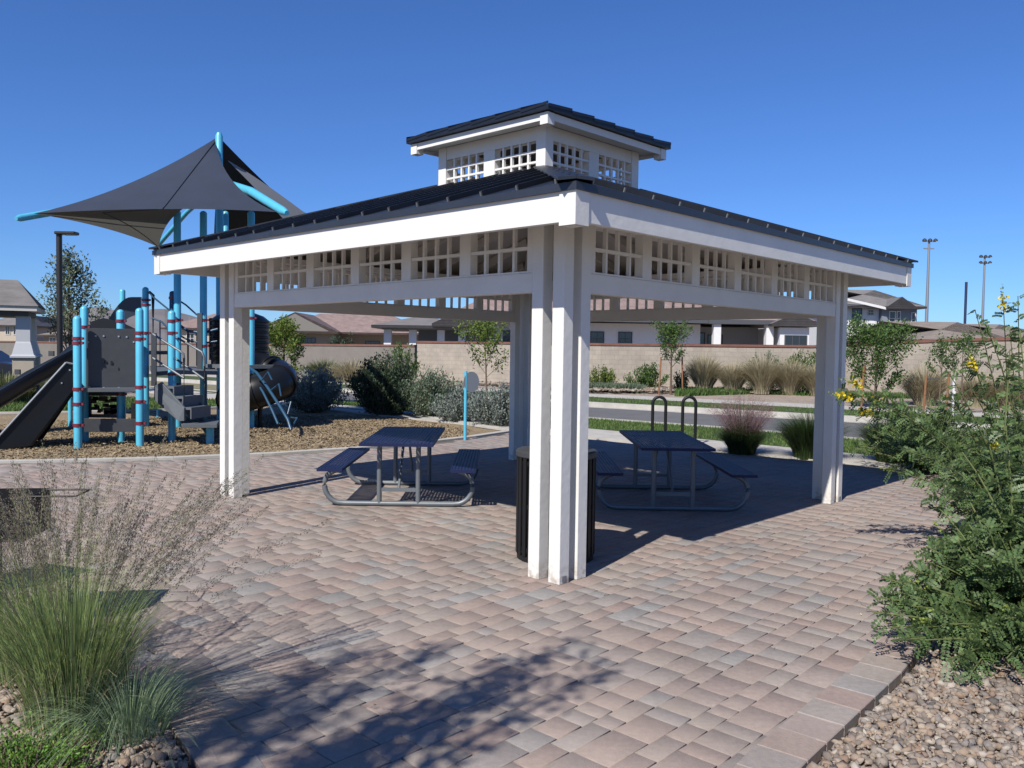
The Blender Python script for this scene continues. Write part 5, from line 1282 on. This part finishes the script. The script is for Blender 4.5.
def fan(base, n, rmin, rmax, zmin, zmax, a0, a1, seed, bend=.15, flp=.0):
    rr = random.Random(seed); out = []
    for i in range(n):
        a = math.radians(rr.uniform(a0,a1)); q = rr.random()**.7; r = lerp(rmin,rmax,q); z = lerp(zmax,zmin,q**1.5)*rr.uniform(.8,1.1)
        out.append(((base[0]+math.cos(a)*r, base[1]+math.sin(a)*r, z), bend*rr.uniform(.5,1.4), 1 if rr.random() < flp else 0))
    return out
bA = (3.15, 5.0)
stA = fan(bA, 105, .1, .85, .12, .95, 60, 300, 1, .12) + fan(bA, 26, .1, .8, .3, 1.0, -60, 60, 2)
stA += [((at(x,y,Y).x, Y, at(x,y,Y).z), bd, fl) for x,y,Y,bd,fl in ((878,598,4.9,.12,0),(872,612,4.75,.1,0),(888,628,4.7,.1,0),(884,578,5.1,.1,0),(900,640,4.55,.08,0),(898,592,4.9,.1,0),(912,606,4.8,.1,0),(918,628,4.65,.1,0),(928,590,5.0,.1,0),(908,570,5.2,.12,0),(946,660,4.45,.08,0),(970,675,4.35,.08,0),(935,545,5.2,.12,0))]
stA += [((at(x,y,Y).x, Y, at(x,y,Y).z), bd, fl) for x,y,Y,bd,fl in ((882,604,4.95,.12,0),(893,585,5.1,.1,0),(905,620,4.8,.1,0),(925,640,4.6,.1,0),(915,598,5.0,.08,0),(935,575,5.2,.1,0),(960,655,4.5,.08,0),(930,500,5.3,.2,0),(950,470,5.3,.2,0),
   (962,452,5.1,.25,0),(985,430,5.0,.2,0),(1005,420,5.0,.2,0),(1010,350,5.1,.2,0),(1020,330,5.1,.2,0),(900,610,4.9,.12,0),(940,612,4.8,.1,0),(955,600,4.8,.1,0),(925,560,5.2,.1,0))]
senna('senna_shrub', 'feathery green shrub in the near right foreground, drooping over the gravel', bA, stA, 101)
bB = (4.75, 7.7)
stB = fan(bB, 70, .1, .95, .25, 1.0, 70, 280, 3, .15) + fan(bB, 24, .1, 1.0, .3, 1.05, -80, 70, 4)
stB += [((at(x,y,Y).x, Y, at(x,y,Y).z), bd, fl) for x,y,Y,bd,fl in ((842,396,7.0,.5,1),(852,382,7.2,.5,1),(838,388,7.0,.5,0),(872,400,7.2,.4,1),(862,412,7.2,.4,1),(996,445,7.0,.2,1),(930,480,6.9,.2,0),(905,450,7.1,.3,0),(920,430,7.2,.3,0),(890,470,7.0,.2,0),
   (1003,300,7.2,.2,1),(985,322,7.2,.2,0),(1018,296,7.2,.2,0),(975,310,7.2,.2,0),(968,345,7.3,.2,0),(1000,360,7.2,.2,0),(985,380,7.2,.2,0),(960,370,7.3,.2,0),(948,392,7.3,.2,0),(972,362,7.2,.2,1),(940,360,7.3,.2,0),(1010,330,7.3,.2,0))]
senna('senna_shrub', 'tall feathery shrub with yellow flower spikes reaching towards the right hand post cluster', bB, stB, 102, leaf=.028, gapr=.034)
bC = (6.75, 10.6); senna('senna_shrub', 'low feathery shrub mass at the paving edge behind the flowering one', bC, fan(bC, 190, .1, 1.5, .3, 1.1, 0, 360, 5, .12, .01), 103, leaf=.03, gapr=.07, pairs=5, rl=.12)
bD = (6.35, 12.6); senna('senna_shrub', 'dark feathery shrub against the right hand post cluster', bD, fan(bD, 170, .1, 1.15, .3, 1.0, 0, 360, 6, .12), 104, leaf=.035, gapr=.08, pairs=5, rl=.13)
bE = (8.6, 12.4); senna('senna_shrub', 'feathery shrub farthest back at the right edge before the street', bE, fan(bE, 170, .1, 1.6, .3, 1.0, 0, 360, 7, .12), 105, leaf=.035, gapr=.09, pairs=5, rl=.13)

# ---- the tree behind the viewer whose shadow reaches the paving
def shadow_tree():
    rng = np.random.default_rng(55); rr = random.Random(5); hx = sdir
    R = empty('shade_tree', (-3.6,-2.2,0), 0, 'leafy tree behind the viewer, known from its shadow on the near paving', 'tree'); O = Vector((-3.6,-2.2,0)); b = MB()
    b.tube([Vector((0,0,-.1)), Vector((.1,.05,2.0)), Vector((.3,.3,3.6))], [.13,.10,.07], 10); cen = []; rad = []
    def up(gx, gy, h): k = h/-hx.z; return Vector((gx-hx.x*k, gy-hx.y*k, h))
    # limbs end where their shadow tips fall on the paving
    for tipx, tipy, sx, sy, h in ((555,652,330,768,4.6),(500,668,300,760,4.8),(425,655,260,740,4.9),(360,655,210,730,5.0),(600,672,420,768,4.4),(470,700,330,790,4.5),(300,675,200,740,5.1),(380,740,260,800,4.4),(250,710,170,770,4.7),(330,700,240,760,4.7),(540,665,440,720,4.5),(430,720,300,768,4.6)):
        t = gp(tipx, tipy); s = gp(sx, min(sy,800)); p1 = up(t.x, t.y, h)-O; p0 = up(s.x, s.y, h-.5)-O; st = Vector((.3,.3,3.6))
        b.tube([st, st.lerp(p0,.6)+Vector((0,0,.25)), p0, p0.lerp(p1,.5), p1], [.05,.035,.02,.012,.004], 6)
        for k in range(6): q = k/5; cen.append(tuple(p0.lerp(p1,q))); rad.append(.13+.10*rr.random())
    for k in range(26):
        a = rr.uniform(0,6.28); cen.append((.2+1.0*math.cos(a)*rr.random(), -.3+1.0*math.sin(a)*rr.random(), 4.4+rr.random()*1.2)); rad.append(.35)
    b.build('trunk', BARK, R, smooth=True); C = clump_points(4600, np.array(cen), rad, rng, 1, .45)
    quads('crown', leaves_at(C, .07, rng, .5), G_MID, R)
shadow_tree()

# fallen leaf litter on the paving
def litter():
    rng = np.random.default_rng(9); n = 160; x = rng.uniform(-3,4.5,n); y = rng.uniform(3.4,11,n); ok = in_poly(x,y,PLAZA); x, y = x[ok], y[ok]; n = len(x)
    V = leaves_at(np.stack([x,y,np.full(n,.006)],1), .018, rng, .5, up=0); V[:,2] = np.clip(V[:,2], .004, .02)
    tag(quads('leaf_litter', V, leafmat('dry_leaf', (.45,.38,.22), .4, .1)), 'tiny pale dry leaves scattered over the paving', 'leaf litter', kind='stuff')
litter()
